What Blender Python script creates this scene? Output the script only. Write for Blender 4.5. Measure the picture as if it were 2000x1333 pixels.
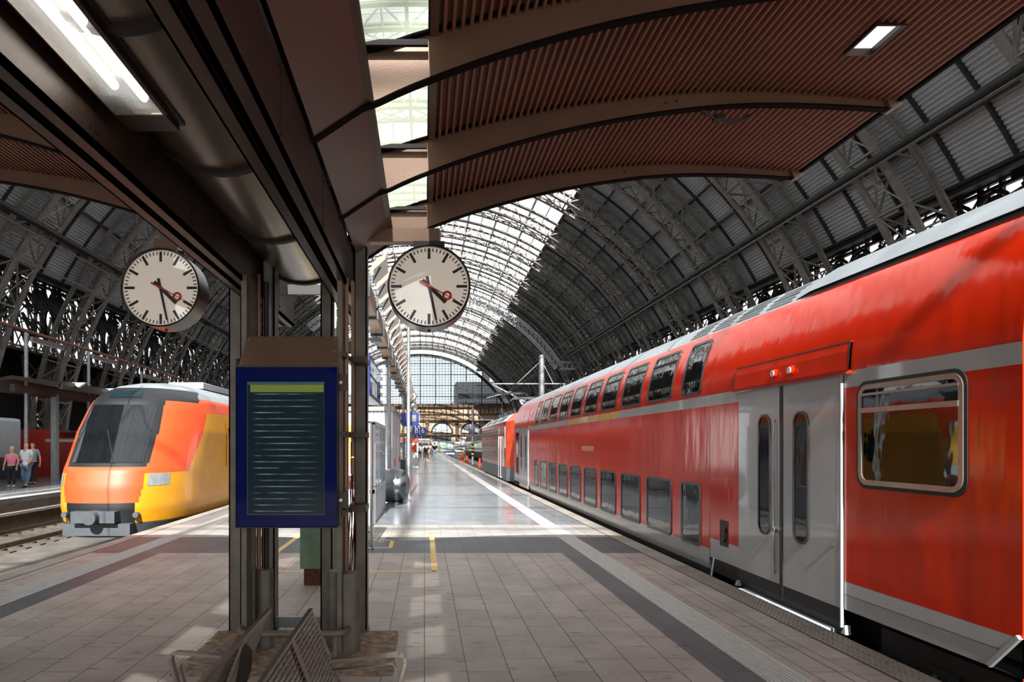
import bpy, bmesh, math, random
from math import sin, cos, pi, radians, sqrt, atan2
from mathutils import Vector, Matrix
random.seed(7)
SC = bpy.context.scene
for o in list(bpy.data.objects): bpy.data.objects.remove(o, do_unlink=True)
COL = SC.collection

# ---------------------------------------------------------------- camera, sky, sun, exposure
F = 1333.33; VX, VY, EYE = 829.0, 869.0, 1.6
cam_d = bpy.data.cameras.new('camera'); cam = bpy.data.objects.new('camera', cam_d); COL.objects.link(cam)
cam_d.sensor_width = 36; cam_d.lens = 24; cam_d.clip_start = .05; cam_d.clip_end = 900
cam_d.shift_x = (1000-VX)/2000; cam_d.shift_y = (VY-666.5)/2000
cam.location = (0, 0, EYE); cam.rotation_euler = (radians(90), 0, 0)
SC.camera = cam
SC.view_settings.view_transform = 'Standard'; SC.view_settings.look = 'None'
SC.view_settings.gamma = 1; SC.view_settings.use_curve_mapping = False
SC.view_settings.exposure = 0.5
SC.cycles.max_bounces = 8; SC.cycles.transparent_max_bounces = 12
SC.cycles.diffuse_bounces = 4; SC.cycles.glossy_bounces = 4
SC.cycles.sample_clamp_indirect = 6; SC.cycles.use_denoising = True
SC.cycles.caustics_reflective = False; SC.cycles.caustics_refractive = False

w = bpy.data.worlds.new('sky'); SC.world = w; w.use_nodes = True
nt = w.node_tree; nt.nodes.clear()
def N(nt, t, **k):
    n = nt.nodes.new(t)
    for a, b in k.items(): setattr(n, a, b)
    return n
tc = N(nt, 'ShaderNodeTexCoord'); nz = N(nt, 'ShaderNodeTexNoise'); nz.inputs['Scale'].default_value = 2.2; nz.inputs['Detail'].default_value = 6
cr = N(nt, 'ShaderNodeValToRGB'); cr.color_ramp.elements[0].position = .36; cr.color_ramp.elements[0].color = (.56, .64, .70, 1)
cr.color_ramp.elements[1].position = .52; cr.color_ramp.elements[1].color = (1, 1, 1, 1)
bg = N(nt, 'ShaderNodeBackground'); bg.inputs[1].default_value = 1.1
ow = N(nt, 'ShaderNodeOutputWorld')
nt.links.new(tc.outputs['Generated'], nz.inputs['Vector']); nt.links.new(nz.outputs[0], cr.inputs[0])
nt.links.new(cr.outputs[0], bg.inputs[0]); nt.links.new(bg.outputs[0], ow.inputs[0])

SUN_DIR = Vector((0.022, 0.80, -0.57))
sd = bpy.data.lights.new('sun', 'SUN'); sd.energy = 11.5; sd.angle = radians(.53); sd.color = (1, .965, .91)
so = bpy.data.objects.new('sun', sd); COL.objects.link(so)
so.rotation_euler = SUN_DIR.to_track_quat('-Z', 'Y').to_euler(); so.location = (0, -5, 60)

# ---------------------------------------------------------------- materials
def lin(c):
    return tuple(((x/255)/12.92 if x/255 <= .04045 else ((x/255+.055)/1.055)**2.4) for x in c) + (1,)
MATS = {}
def mat(name, rgb, rough=.5, metal=0, coat=0, var=.12, vscale=6, bump=0, bscale=40, emit=0, spec=None, ecol=None, stretch=None, rgb2=None, vpos=(.35, .7), tint=None):
    m = bpy.data.materials.new(name); m.use_nodes = True; nt = m.node_tree
    b = nt.nodes['Principled BSDF']
    tc = N(nt, 'ShaderNodeTexCoord'); mp = N(nt, 'ShaderNodeMapping')
    nt.links.new(tc.outputs['Object'], mp.inputs[0])
    if stretch: mp.inputs['Scale'].default_value = stretch
    nz = N(nt, 'ShaderNodeTexNoise'); nz.inputs['Scale'].default_value = vscale; nz.inputs['Detail'].default_value = 5
    nt.links.new(mp.outputs[0], nz.inputs['Vector'])
    r = N(nt, 'ShaderNodeValToRGB'); c = lin(rgb)
    c2 = lin(rgb2) if rgb2 else tuple(min(1, x*(1+var)) for x in c[:3]) + (1,)
    c1 = c if rgb2 else tuple(x*(1-var) for x in c[:3]) + (1,)
    r.color_ramp.elements[0].position = vpos[0]; r.color_ramp.elements[0].color = c1
    r.color_ramp.elements[1].position = vpos[1]; r.color_ramp.elements[1].color = c2
    nt.links.new(nz.outputs[0], r.inputs[0]); nt.links.new(r.outputs[0], b.inputs['Base Color'])
    b.inputs['Roughness'].default_value = rough; b.inputs['Metallic'].default_value = metal
    if tint: b.inputs['Specular Tint'].default_value = tint
    if spec is not None: b.inputs['Specular IOR Level'].default_value = spec
    if coat: b.inputs['Coat Weight'].default_value = coat; b.inputs['Coat Roughness'].default_value = .04
    if emit:
        b.inputs['Emission Strength'].default_value = emit
        b.inputs['Emission Color'].default_value = lin(ecol or rgb)
    if bump:
        n2 = N(nt, 'ShaderNodeTexNoise'); n2.inputs['Scale'].default_value = bscale; n2.inputs['Detail'].default_value = 3
        nt.links.new(mp.outputs[0], n2.inputs['Vector'])
        bp = N(nt, 'ShaderNodeBump'); bp.inputs['Strength'].default_value = bump; bp.inputs['Distance'].default_value = .02
        nt.links.new(n2.outputs[0], bp.inputs['Height']); nt.links.new(bp.outputs[0], b.inputs['Normal'])
        if coat: nt.links.new(bp.outputs[0], b.inputs['Coat Normal'])
    MATS[name] = m
    return m
def glass_mat(name, alpha=.2, rgb=(220, 232, 238), trans=.5, rough=.1):
    m = bpy.data.materials.new(name); m.use_nodes = True; nt = m.node_tree; nt.nodes.clear()
    out = N(nt, 'ShaderNodeOutputMaterial'); mx = N(nt, 'ShaderNodeMixShader'); tr = N(nt, 'ShaderNodeBsdfTransparent')
    tl = N(nt, 'ShaderNodeBsdfTranslucent'); df = N(nt, 'ShaderNodeBsdfGlossy'); m2 = N(nt, 'ShaderNodeMixShader')
    tl.inputs[0].default_value = lin(rgb); df.inputs[0].default_value = (.9, .9, .9, 1); df.inputs['Roughness'].default_value = rough
    tr.inputs[0].default_value = (.96, .98, 1, 1)
    m2.inputs[0].default_value = 1-trans
    nzt = N(nt, 'ShaderNodeTexNoise'); nzt.inputs['Scale'].default_value = .8; nzt.inputs['Detail'].default_value = 5
    tcn = N(nt, 'ShaderNodeTexCoord'); nt.links.new(tcn.outputs['Object'], nzt.inputs['Vector'])
    mr = N(nt, 'ShaderNodeMapRange'); mr.inputs[3].default_value = alpha*.7; mr.inputs[4].default_value = min(1, alpha*1.3)
    nt.links.new(nzt.outputs[0], mr.inputs[0]); nt.links.new(mr.outputs[0], mx.inputs[0])
    nt.links.new(tl.outputs[0], m2.inputs[1]); nt.links.new(df.outputs[0], m2.inputs[2])
    nt.links.new(tr.outputs[0], mx.inputs[1]); nt.links.new(m2.outputs[0], mx.inputs[2]); nt.links.new(mx.outputs[0], out.inputs[0])
    MATS[name] = m; return m
def paving(name, c1, c2, mortar, rough, w=.6, h=.3, msize=.004, bump=.25, spots=True):
    m = bpy.data.materials.new(name); m.use_nodes = True; nt = m.node_tree; b = nt.nodes['Principled BSDF']
    tc = N(nt, 'ShaderNodeTexCoord'); sx = N(nt, 'ShaderNodeSeparateXYZ'); cx = N(nt, 'ShaderNodeCombineXYZ')
    nt.links.new(tc.outputs['Object'], sx.inputs[0]); nt.links.new(sx.outputs[1], cx.inputs[0]); nt.links.new(sx.outputs[0], cx.inputs[1])
    br = N(nt, 'ShaderNodeTexBrick'); br.inputs['Scale'].default_value = 1; br.inputs['Brick Width'].default_value = w
    br.inputs['Row Height'].default_value = h; br.inputs['Mortar Size'].default_value = msize; br.inputs['Mortar Smooth'].default_value = .1
    br.inputs['Color1'].default_value = lin(c1); br.inputs['Color2'].default_value = lin(c2); br.inputs['Mortar'].default_value = lin(mortar)
    nt.links.new(cx.outputs[0], br.inputs['Vector'])
    nz = N(nt, 'ShaderNodeTexNoise'); nz.inputs['Scale'].default_value = 140; nz.inputs['Detail'].default_value = 3
    nz3 = N(nt, 'ShaderNodeTexNoise'); nz3.inputs['Scale'].default_value = 1.7; nz3.inputs['Detail'].default_value = 7
    for q in (nz, nz3): nt.links.new(tc.outputs['Object'], q.inputs['Vector'])
    r1 = N(nt, 'ShaderNodeMapRange'); r1.inputs[1].default_value = .3; r1.inputs[2].default_value = .7; r1.inputs[3].default_value = .68; r1.inputs[4].default_value = 1.26
    r3 = N(nt, 'ShaderNodeMapRange'); r3.inputs[1].default_value = .35; r3.inputs[2].default_value = .65; r3.inputs[3].default_value = .82; r3.inputs[4].default_value = 1.1
    nt.links.new(nz.outputs[0], r1.inputs[0]); nt.links.new(nz3.outputs[0], r3.inputs[0])
    mm = N(nt, 'ShaderNodeMath', operation='MULTIPLY'); nt.links.new(r1.outputs[0], mm.inputs[0]); nt.links.new(r3.outputs[0], mm.inputs[1])
    last = mm
    if spots:
        mpp = N(nt, 'ShaderNodeMapping'); mpp.inputs['Scale'].default_value = (2.2, 5, 1); nt.links.new(tc.outputs['Object'], mpp.inputs[0])
        n4 = N(nt, 'ShaderNodeTexNoise'); n4.inputs['Scale'].default_value = 2.6; n4.inputs['Detail'].default_value = 6; nt.links.new(mpp.outputs[0], n4.inputs['Vector'])
        r4 = N(nt, 'ShaderNodeMapRange'); r4.inputs[1].default_value = .60; r4.inputs[2].default_value = .70; r4.inputs[3].default_value = 1; r4.inputs[4].default_value = .55
        nt.links.new(n4.outputs[0], r4.inputs[0])
        m5 = N(nt, 'ShaderNodeMath', operation='MULTIPLY'); nt.links.new(mm.outputs[0], m5.inputs[0]); nt.links.new(r4.outputs[0], m5.inputs[1]); last = m5
    vm = N(nt, 'ShaderNodeVectorMath', operation='SCALE'); nt.links.new(br.outputs['Color'], vm.inputs[0]); nt.links.new(last.outputs[0], vm.inputs['Scale'])
    nt.links.new(vm.outputs[0], b.inputs['Base Color']); b.inputs['Roughness'].default_value = rough
    bp = N(nt, 'ShaderNodeBump'); bp.inputs['Strength'].default_value = bump; bp.inputs['Distance'].default_value = .004
    nt.links.new(br.outputs['Fac'], bp.inputs['Height']); bp.invert = True
    nt.links.new(bp.outputs[0], b.inputs['Normal'])
    MATS[name] = m; return m

mat('steel_brown', (58, 43, 35), .42, .25, var=.16, vscale=5, bump=.06, bscale=90)
mat('steel_bronze', (128, 100, 82), .36, .35, var=.1, vscale=2.5, bump=.03, bscale=120)
mat('steel_dark', (34, 26, 22), .6, 0, var=.2, vscale=4, bump=.08, bscale=60)
mat('soffit', (100, 74, 66), .4, .15, var=.08, vscale=1.5)
mat('sheet_brown', (140, 98, 82), .6, 0, var=.08, vscale=2)
mat('gutter', (138, 124, 112), .28, .7, var=.12, vscale=2)
mat('galv', (158, 162, 162), .45, .5, var=.15, vscale=8)
mat('column_grey', (116, 108, 98), .5, .3, var=.2, vscale=5, bump=.06)
mat('flange_black', (15, 12, 10), .9, spec=.1)
mat('black', (14, 14, 15), .5)
mat('rubber', (22, 22, 23), .6)
mat('chrome', (200, 200, 200), .15, 1)
mat('bolt', (170, 168, 164), .35, .8)
mat('stainless', (150, 140, 132), .32, .8, var=.1, vscale=20)
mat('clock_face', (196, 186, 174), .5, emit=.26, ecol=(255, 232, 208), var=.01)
mat('clock_rim', (52, 44, 38), .3, .6)
mat('clock_mark', (24, 24, 24), .5)
mat('hand_red', (205, 42, 24), .4)
mat('glass_clear', (255, 255, 255), .02)
mat('train_red', (196, 38, 6), .13, spec=.5, tint=(1, .50, .30, 1), var=.05, vscale=1.5, bump=.7, bscale=2.0, stretch=(1, 1, .3))
mat('train_grey', (158, 158, 156), .3, coat=.6, var=.06, vscale=3, bump=.05, bscale=2, stretch=(1, 1, .3))
mat('train_roof', (150, 156, 160), .42, .3, var=.16, vscale=2, bump=.1, bscale=2)
mat('train_yellow_strip', (205, 160, 75), .3, coat=.6)
mat('train_black', (20, 21, 22), .5)
mat('under_dark', (30, 26, 24), .7, var=.4, vscale=6)
mat('windscreen', (14, 16, 18), .08, spec=.8)
mat('window_dark', (6, 8, 9), .03, 0, spec=.5, bump=.2, bscale=2.2, stretch=(1, 1, .6))
mat('window_rim', (60, 58, 56), .3, .4)
mat('window_alu', (150, 138, 128), .3, .6)
mat('yellow', (206, 138, 10), .5, coat=.25, var=.06, vscale=2, bump=.05, bscale=2)
mat('orange', (214, 72, 28), .5, coat=.25, var=.05, vscale=2, bump=.05, bscale=2)
mat('loco_sunlit_red', (240, 84, 44), .4, coat=.2)
mat('white_paint', (222, 224, 226), .4, var=.05)
mat('pale_grey', (190, 196, 200), .45, var=.06)
mat('mid_grey', (120, 126, 130), .5, var=.1)
mat('dark_grey', (66, 70, 74), .5, var=.12)
mat('iron_light', (204, 206, 208), .55, .1, var=.15, vscale=3)
mat('iron_mid', (124, 119, 112), .6, .1, var=.2, vscale=3)
mat('iron_dark', (40, 38, 36), .6, var=.2)
mat('hall_sheet', (182, 184, 186), .6, .0, var=.1, vscale=.6)
mat('hall_wall', (30, 27, 25), .8, var=.5, vscale=.8)
mat('stone_tan', (196, 164, 136), .8, var=.25, vscale=.5)
mat('stone_dark', (84, 68, 56), .8, var=.3, vscale=.8)
mat('sleeper', (78, 70, 62), .9, var=.3)
mat('ballast', (92, 80, 70), .95, var=.5, vscale=9, bump=1, bscale=14)
mat('concrete', (138, 130, 120), .8, var=.2, vscale=3, bump=.2, bscale=30)
mat('trackbed', (98, 92, 86), .7, var=.25, vscale=2, bump=.2, bscale=20)
mat('rail', (110, 92, 78), .35, .8, var=.2)
mat('rust', (96, 52, 34), .85, var=.5, vscale=30, bump=.8, bscale=60)
mat('green_paint', (88, 112, 88), .5, var=.12, vscale=8, rgb2=(112, 134, 108))
mat('mint', (190, 206, 190), .5, var=.03)
mat('blue_sign', (40, 56, 140), .35, var=.05)
mat('blue_deep', (2, 14, 84), .06, spec=.04, var=.05)
mat('violet_panel', (150, 130, 170), .1, coat=1)
mat('white_text', (240, 240, 245), .5, emit=.15)
mat('orange_sign', (230, 80, 40), .5)
mat('yellow_sign', (240, 190, 90), .5, var=.05)
mat('floor_line', (214, 178, 112), .6, var=.12, vscale=20)
mat('strip_white', (184, 180, 175), .6, var=.1, vscale=14)
mat('tank', (112, 114, 116), .3, .7, var=.12, vscale=4)
mat('cable_red', (170, 40, 26), .5)
mat('cable_black', (20, 20, 20), .5)
mat('cobble', (150, 124, 102), .85, var=.45, vscale=14, bump=1, bscale=30)
mat('skin', (214, 158, 130), .6, var=.05)
mat('cloth_pink', (226, 130, 160), .9); mat('cloth_white', (228, 230, 236), .9); mat('denim', (96, 120, 146), .9, var=.25, vscale=12)
mat('cloth_dark', (32, 36, 46), .9); mat('cloth_bluegrey', (140, 160, 175), .9); mat('hair_blond', (206, 180, 150), .8); mat('hair_grey', (180, 170, 160), .8)
mat('hair_dark', (58, 42, 34), .8); mat('shoe', (40, 36, 34), .6); mat('shoe_pale', (214, 186, 172), .6); mat('cloth_black', (26, 26, 28), .9); mat('cloth_brown', (96, 66, 52), .9)
mat('tube_light', (255, 255, 255), .5, emit=9, ecol=(255, 244, 230))
mat('lamp_glow', (255, 250, 240), .5, emit=5)
mat('lens_glow', (200, 202, 204), .3)
mat('sticker_teal', (60, 150, 160), .5)
mat('reflector_white', (236, 238, 240), .5, var=.02)
mat('reflector_tan', (168, 138, 112), .5, var=.1)
mat('building_far', (14, 18, 22), .8, var=.3, vscale=.2)
mat('building_pale', (200, 206, 210), .8, var=.1, vscale=.2)
glass_mat('roof_glass', .32, (225, 235, 240), .85)
mat('skylight_glow', (240, 244, 250), .4, emit=.9)
glass_mat('frost_glass', .86, (146, 150, 132), 1.0)
glass_mat('wall_glass', .03, (110, 130, 145), .7)
glass_mat('case_glass', .2, (220, 230, 235), .3, .03)
mat('fade', (200, 200, 200), .5)
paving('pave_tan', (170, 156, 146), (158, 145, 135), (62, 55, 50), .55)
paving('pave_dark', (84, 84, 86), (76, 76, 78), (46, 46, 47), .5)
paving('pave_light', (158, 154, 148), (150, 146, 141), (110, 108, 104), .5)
paving('pave_gloss', (138, 143, 146), (126, 131, 134), (94, 98, 102), .17, w=1.2, h=.6, bump=.1, spots=False)
paving('edge_stone', (152, 142, 132), (144, 134, 124), (66, 60, 54), .6, w=1.2, h=.6, spots=False)
# display screen: rows of faint scrolling text lines
def screen_mat():
    m = bpy.data.materials.new('screen'); m.use_nodes = True; nt = m.node_tree; b = nt.nodes['Principled BSDF']
    tc = N(nt, 'ShaderNodeTexCoord'); sp = N(nt, 'ShaderNodeSeparateXYZ'); nt.links.new(tc.outputs['Generated'], sp.inputs[0])
    mu = N(nt, 'ShaderNodeMath', operation='MULTIPLY'); mu.inputs[1].default_value = 21; nt.links.new(sp.outputs[2], mu.inputs[0])
    fr = N(nt, 'ShaderNodeMath', operation='FRACT'); nt.links.new(mu.outputs[0], fr.inputs[0])
    pp = N(nt, 'ShaderNodeMath', operation='PINGPONG'); pp.inputs[1].default_value = .5; nt.links.new(fr.outputs[0], pp.inputs[0])
    r = N(nt, 'ShaderNodeMapRange'); r.inputs[1].default_value = .38; r.inputs[2].default_value = .5; nt.links.new(pp.outputs[0], r.inputs[0])
    mp = N(nt, 'ShaderNodeMapping'); mp.inputs['Scale'].default_value = (3, 1, 26); nt.links.new(tc.outputs['Generated'], mp.inputs[0])
    nz = N(nt, 'ShaderNodeTexNoise'); nz.inputs['Scale'].default_value = 1.0; nt.links.new(mp.outputs[0], nz.inputs['Vector'])
    r2 = N(nt, 'ShaderNodeMapRange'); r2.inputs[1].default_value = .35; r2.inputs[2].default_value = .65; nt.links.new(nz.outputs[0], r2.inputs[0])
    # rows fade at both ends, left column of text denser
    xr = N(nt, 'ShaderNodeValToRGB'); e = xr.color_ramp.elements; e[0].position = .06; e[0].color = (.0, .0, .0, 1); e[1].position = .95; e[1].color = (0, 0, 0, 1)
    a = e.new(.15); a.color = (1, 1, 1, 1); a = e.new(.7); a.color = (.6, .6, .6, 1)
    nt.links.new(sp.outputs[0], xr.inputs[0])
    m1 = N(nt, 'ShaderNodeMath', operation='MULTIPLY'); nt.links.new(r.outputs[0], m1.inputs[0]); nt.links.new(r2.outputs[0], m1.inputs[1])
    m2 = N(nt, 'ShaderNodeMath', operation='MULTIPLY'); nt.links.new(m1.outputs[0], m2.inputs[0]); nt.links.new(xr.outputs[0], m2.inputs[1])
    cc = N(nt, 'ShaderNodeValToRGB'); cc.color_ramp.elements[0].color = (.001, .003, .005, 1); cc.color_ramp.elements[1].color = (.13, .19, .21, 1)
    nt.links.new(m2.outputs[0], cc.inputs[0])
    b.inputs['Base Color'].default_value = (.006, .014, .018, 1); b.inputs['Roughness'].default_value = .12; b.inputs['Specular IOR Level'].default_value = .06
    nt.links.new(cc.outputs[0], b.inputs['Emission Color']); b.inputs['Emission Strength'].default_value = 1
    MATS['screen'] = m
screen_mat()
mat('screen_green', (96, 112, 18), .4, emit=.3)
mat('screen_edge', (20, 80, 76), .3, emit=.1)

# ---------------------------------------------------------------- mesh builder
class MB:
    def __init__(s): s.v = []; s.f = []; s.m = []; s.mi = 0
    def add(s, vs, fs, mi=None):
        b = len(s.v); s.v += [tuple(v) for v in vs]; s.f += [tuple(i+b for i in f) for f in fs]
        s.m += [s.mi if mi is None else mi]*len(fs); return s
    def box(s, x0, x1, y0, y1, z0, z1, mi=None):
        return s.add([(x0,y0,z0),(x1,y0,z0),(x1,y1,z0),(x0,y1,z0),(x0,y0,z1),(x1,y0,z1),(x1,y1,z1),(x0,y1,z1)],
            [(0,3,2,1),(4,5,6,7),(0,1,5,4),(1,2,6,5),(2,3,7,6),(3,0,4,7)], mi)
    def bar(s, p, q, w, h=None, up=(0,0,1), mi=None):
        p = Vector(p); q = Vector(q); h = h or w; d = (q-p)
        if d.length < 1e-6: return s
        d.normalize(); u = Vector(up)
        a = d.cross(u)
        if a.length < 1e-3: a = d.cross(Vector((1,0,0)))
        a.normalize(); b = a.cross(d).normalized(); a *= w/2; b *= h/2
        vs = [p-a-b, p+a-b, p+a+b, p-a+b, q-a-b, q+a-b, q+a+b, q-a+b]
        return s.add(vs, [(0,1,2,3),(7,6,5,4),(0,4,5,1),(1,5,6,2),(2,6,7,3),(3,7,4,0)], mi)
    def cyl(s, p, q, r, n=12, r2=None, mi=None, cap=True):
        p = Vector(p); q = Vector(q); d = (q-p).normalized(); r2 = r if r2 is None else r2
        a = d.orthogonal().normalized(); b = d.cross(a)
        vs = [p+(a*cos(2*pi*i/n)+b*sin(2*pi*i/n))*r for i in range(n)] + [q+(a*cos(2*pi*i/n)+b*sin(2*pi*i/n))*r2 for i in range(n)]
        fs = [(i,(i+1)%n,n+(i+1)%n,n+i) for i in range(n)]
        if cap: fs += [tuple(range(n))[::-1], tuple(range(n,2*n))]
        return s.add(vs, fs, mi)
    def tube(s, pts, r, n=10, closed=False, mi=None):
        pts = [Vector(p) for p in pts]; k = len(pts); rings = []
        prev = None
        for i, p in enumerate(pts):
            if closed: t = (pts[(i+1)%k]-pts[i-1])
            else: t = (pts[min(i+1,k-1)]-pts[max(i-1,0)])
            t.normalize()
            if prev is None: a = t.orthogonal().normalized()
            else:
                a = prev - t*prev.dot(t)
                a = a.normalized() if a.length > 1e-4 else t.orthogonal().normalized()
            prev = a; b = t.cross(a)
            rings.append([p+(a*cos(2*pi*j/n)+b*sin(2*pi*j/n))*r for j in range(n)])
        vs = [v for rg in rings for v in rg]; fs = []
        for i in range(k if closed else k-1):
            o1 = i*n; o2 = ((i+1)%k)*n
            fs += [(o1+j, o1+(j+1)%n, o2+(j+1)%n, o2+j) for j in range(n)]
        if not closed: fs += [tuple(range(n))[::-1], tuple(range((k-1)*n, k*n))]
        return s.add(vs, fs, mi)
    def strip(s, pts, w, h, up=(0,1,0), mi=None):
        for a, b in zip(pts[:-1], pts[1:]): s.bar(a, b, w, h, up, mi)
        return s
    def prism(s, poly, y0, y1, mi=None, axis='y'):   # poly of (x,z)
        n = len(poly)
        def P(a, b, t): return (a, t, b) if axis == 'y' else ((t, a, b) if axis == 'x' else (a, b, t))
        vs = [P(a, b, y0) for a, b in poly] + [P(a, b, y1) for a, b in poly]
        fs = [(i,(i+1)%n,n+(i+1)%n,n+i) for i in range(n)] + [tuple(range(n))[::-1], tuple(range(n,2*n))]
        return s.add(vs, fs, mi)
    def sheet(s, poly, y0, y1, mi=None):             # open polyline extruded along y
        n = len(poly); vs = [(a, y0, b) for a, b in poly] + [(a, y1, b) for a, b in poly]
        return s.add(vs, [(i,i+1,n+i+1,n+i) for i in range(n-1)], mi)
    def ribbon(s, lo, hi, y0, y1, mi=None):          # closed band between two polylines (x,z)
        n = len(lo)
        vs = [(a,y0,b) for a,b in lo]+[(a,y0,b) for a,b in hi]+[(a,y1,b) for a,b in lo]+[(a,y1,b) for a,b in hi]
        fs = []
        for i in range(n-1):
            fs += [(i,i+1,n+i+1,n+i),(2*n+i,3*n+i,3*n+i+1,2*n+i+1),(i,2*n+i,2*n+i+1,i+1),(n+i,n+i+1,3*n+i+1,3*n+i)]
        fs += [(0,n,3*n,2*n),(n-1,3*n-1,4*n-1,2*n-1)]
        return s.add(vs, fs, mi)
    def sphere(s, c, r, nu=16, nv=10, sc=(1,1,1), mi=None):
        vs = []; fs = []
        for j in range(nv+1):
            t = pi*j/nv
            for i in range(nu):
                p = 2*pi*i/nu; vs.append((c[0]+r*sc[0]*sin(t)*cos(p), c[1]+r*sc[1]*sin(t)*sin(p), c[2]+r*sc[2]*cos(t)))
        for j in range(nv):
            for i in range(nu): fs.append((j*nu+i, j*nu+(i+1)%nu, (j+1)*nu+(i+1)%nu, (j+1)*nu+i))
        return s.add(vs, fs, mi)
    def build(s, name, mats, parent=None, smooth=False, bevel=0, loc=None):
        org = Vector((0,0,0))
        if parent is not None: org = Vector(ORG[parent.name])
        elif loc is not None: org = Vector(loc)
        else:
            xs = [v[0] for v in s.v]; ys = [v[1] for v in s.v]; zs = [v[2] for v in s.v]
            org = Vector(((min(xs)+max(xs))/2, (min(ys)+max(ys))/2, min(zs)))
        me = bpy.data.meshes.new(name)
        me.from_pydata([(v[0]-org.x, v[1]-org.y, v[2]-org.z) for v in s.v], [], s.f)
        if isinstance(mats, str): mats = [mats]
        for m in mats: me.materials.append(MATS[m])
        if len(mats) > 1:
            for p, k in zip(me.polygons, s.m): p.material_index = k
        bm = bmesh.new(); bm.from_mesh(me); bmesh.ops.remove_doubles(bm, verts=bm.verts, dist=1e-5)
        bmesh.ops.recalc_face_normals(bm, faces=bm.faces); bm.to_mesh(me); bm.free()
        if smooth:
            for p in me.polygons: p.use_smooth = True
            try: me.set_sharp_from_angle(angle=radians(40))
            except Exception: pass
        me.update()
        o = bpy.data.objects.new(name, me); COL.objects.link(o)
        if parent is not None: o.parent = parent
        else: o.location = org
        ORG[o.name] = tuple(org)
        if bevel:
            md = o.modifiers.new('bevel', 'BEVEL'); md.width = bevel; md.segments = 2; md.limit_method = 'ANGLE'
        return o
ORG = {}
def thing(name, loc, label, cat, group=None):
    o = bpy.data.objects.new(name, None); COL.objects.link(o); o.location = loc; o.empty_display_size = .2
    o['label'] = label; o['category'] = cat
    if group: o['group'] = group
    ORG[o.name] = tuple(loc); return o
def tag(o, label, cat, group=None, kind=None):
    o['label'] = label; o['category'] = cat
    if group: o['group'] = group
    if kind: o['kind'] = kind
    return o
def struct(o): o['kind'] = 'structure'; return o
KIDS = {}
def copy_tree(o, loc, label=None, group=None, parent=None):
    c = o.copy(); COL.objects.link(c)
    if parent is not None: c.parent = parent
    else:
        c.location = loc
        if label: c['label'] = label
        if group: c['group'] = group
    ORG[c.name] = tuple(loc) if parent is None else ORG[parent.name]
    for ch in [x for x in ALLOBJ() if x.parent == o]: copy_tree(ch, loc, parent=c)
    return c
def ALLOBJ(): return list(COL.objects)
def text_mesh(name, s, size, loc, rot, m, parent=None, ext=.004, align='CENTER'):
    cu = bpy.data.curves.new(name, 'FONT'); cu.body = s; cu.size = size; cu.extrude = ext; cu.align_x = align; cu.align_y = 'CENTER'
    t = bpy.data.objects.new(name+'_tmp', cu); COL.objects.link(t); bpy.context.view_layer.update()
    me = bpy.data.meshes.new_from_object(t.evaluated_get(bpy.context.evaluated_depsgraph_get()))
    bpy.data.objects.remove(t, do_unlink=True)
    me.transform(Matrix.Translation(Vector(loc)) @ rot.to_matrix().to_4x4() if hasattr(rot, 'to_matrix') else Matrix.Translation(Vector(loc)))
    if parent is not None: me.transform(Matrix.Translation(-Vector(ORG[parent.name])))
    me.materials.clear(); me.materials.append(MATS[m]); me.name = name
    o = bpy.data.objects.new(name, me); COL.objects.link(o)
    if parent is not None: o.parent = parent; ORG[o.name] = ORG[parent.name]
    return o
from mathutils import Euler
FACE = Euler((radians(90), 0, 0))           # text facing the camera (towards -Y)
def W(px, py, Y): return Vector(((px-VX)*Y/F, Y, EYE-(py-VY)*Y/F))
glass_mat('clock_glass', .05, (255,255,255), 0, .02)
SKX0, SKX1, SKY0, SKY1 = 2.68, 2.84, 4.04, 4.34
# ================================================================ THE HALL (setting)
XC, R0, YA, YB = -1.08, 28.0, -13.0, 176.0
def arc(R, a0, a1, n): return [(XC+R*sin(radians(a0+(a1-a0)*i/n)), R*cos(radians(a0+(a1-a0)*i/n))) for i in range(n+1)]
def corr(R, a0, a1, pitch, depth):
    L = R*radians(a1-a0); n = int(L/pitch); pts = []
    for i in range(n):
        for t, d in ((0, 0), (.35, 0), (.5, depth), (.85, depth)):
            a = radians(a0+(a1-a0)*(i+t)/n); r = R-d
            pts.append((XC+r*sin(a), r*cos(a)))
    return pts
GL, OP = 31.5, 62.0
# corrugated flanks of the roof
for s, nm in ((1, 'ceiling_right'), (-1, 'ceiling_left')):
    m = MB(); m.sheet([(2*XC-x if s < 0 else x, z) for x, z in corr(R0, GL, OP, .21, .09)], YA, YB)
    o = struct(m.build(nm, 'hall_sheet'))
    p = MB()
    for k in range(7):
        a = s*radians(GL+(OP-GL)*k/6); r = R0-.22
        x, z = XC+r*sin(a), r*cos(a); p.bar((x, YA, z), (x, YB, z), .14 if k else .3, .28, (sin(a), 0, cos(a)))
    p.build('purlin', 'iron_dark', o)
    p = MB()
    for k in range(-4, 16):
        for dy in (4.65, 1.9, -1.9):
            y = 31.7+9.3*k+dy
            if YA < y < YB:
                pts = [(x, y, z) for x, z in arc(R0-.14, s*GL, s*OP, 14)]; p.strip(pts, .16, .14, (0, 1, 0))
    p.build('rafter', 'iron_dark', o)
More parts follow.
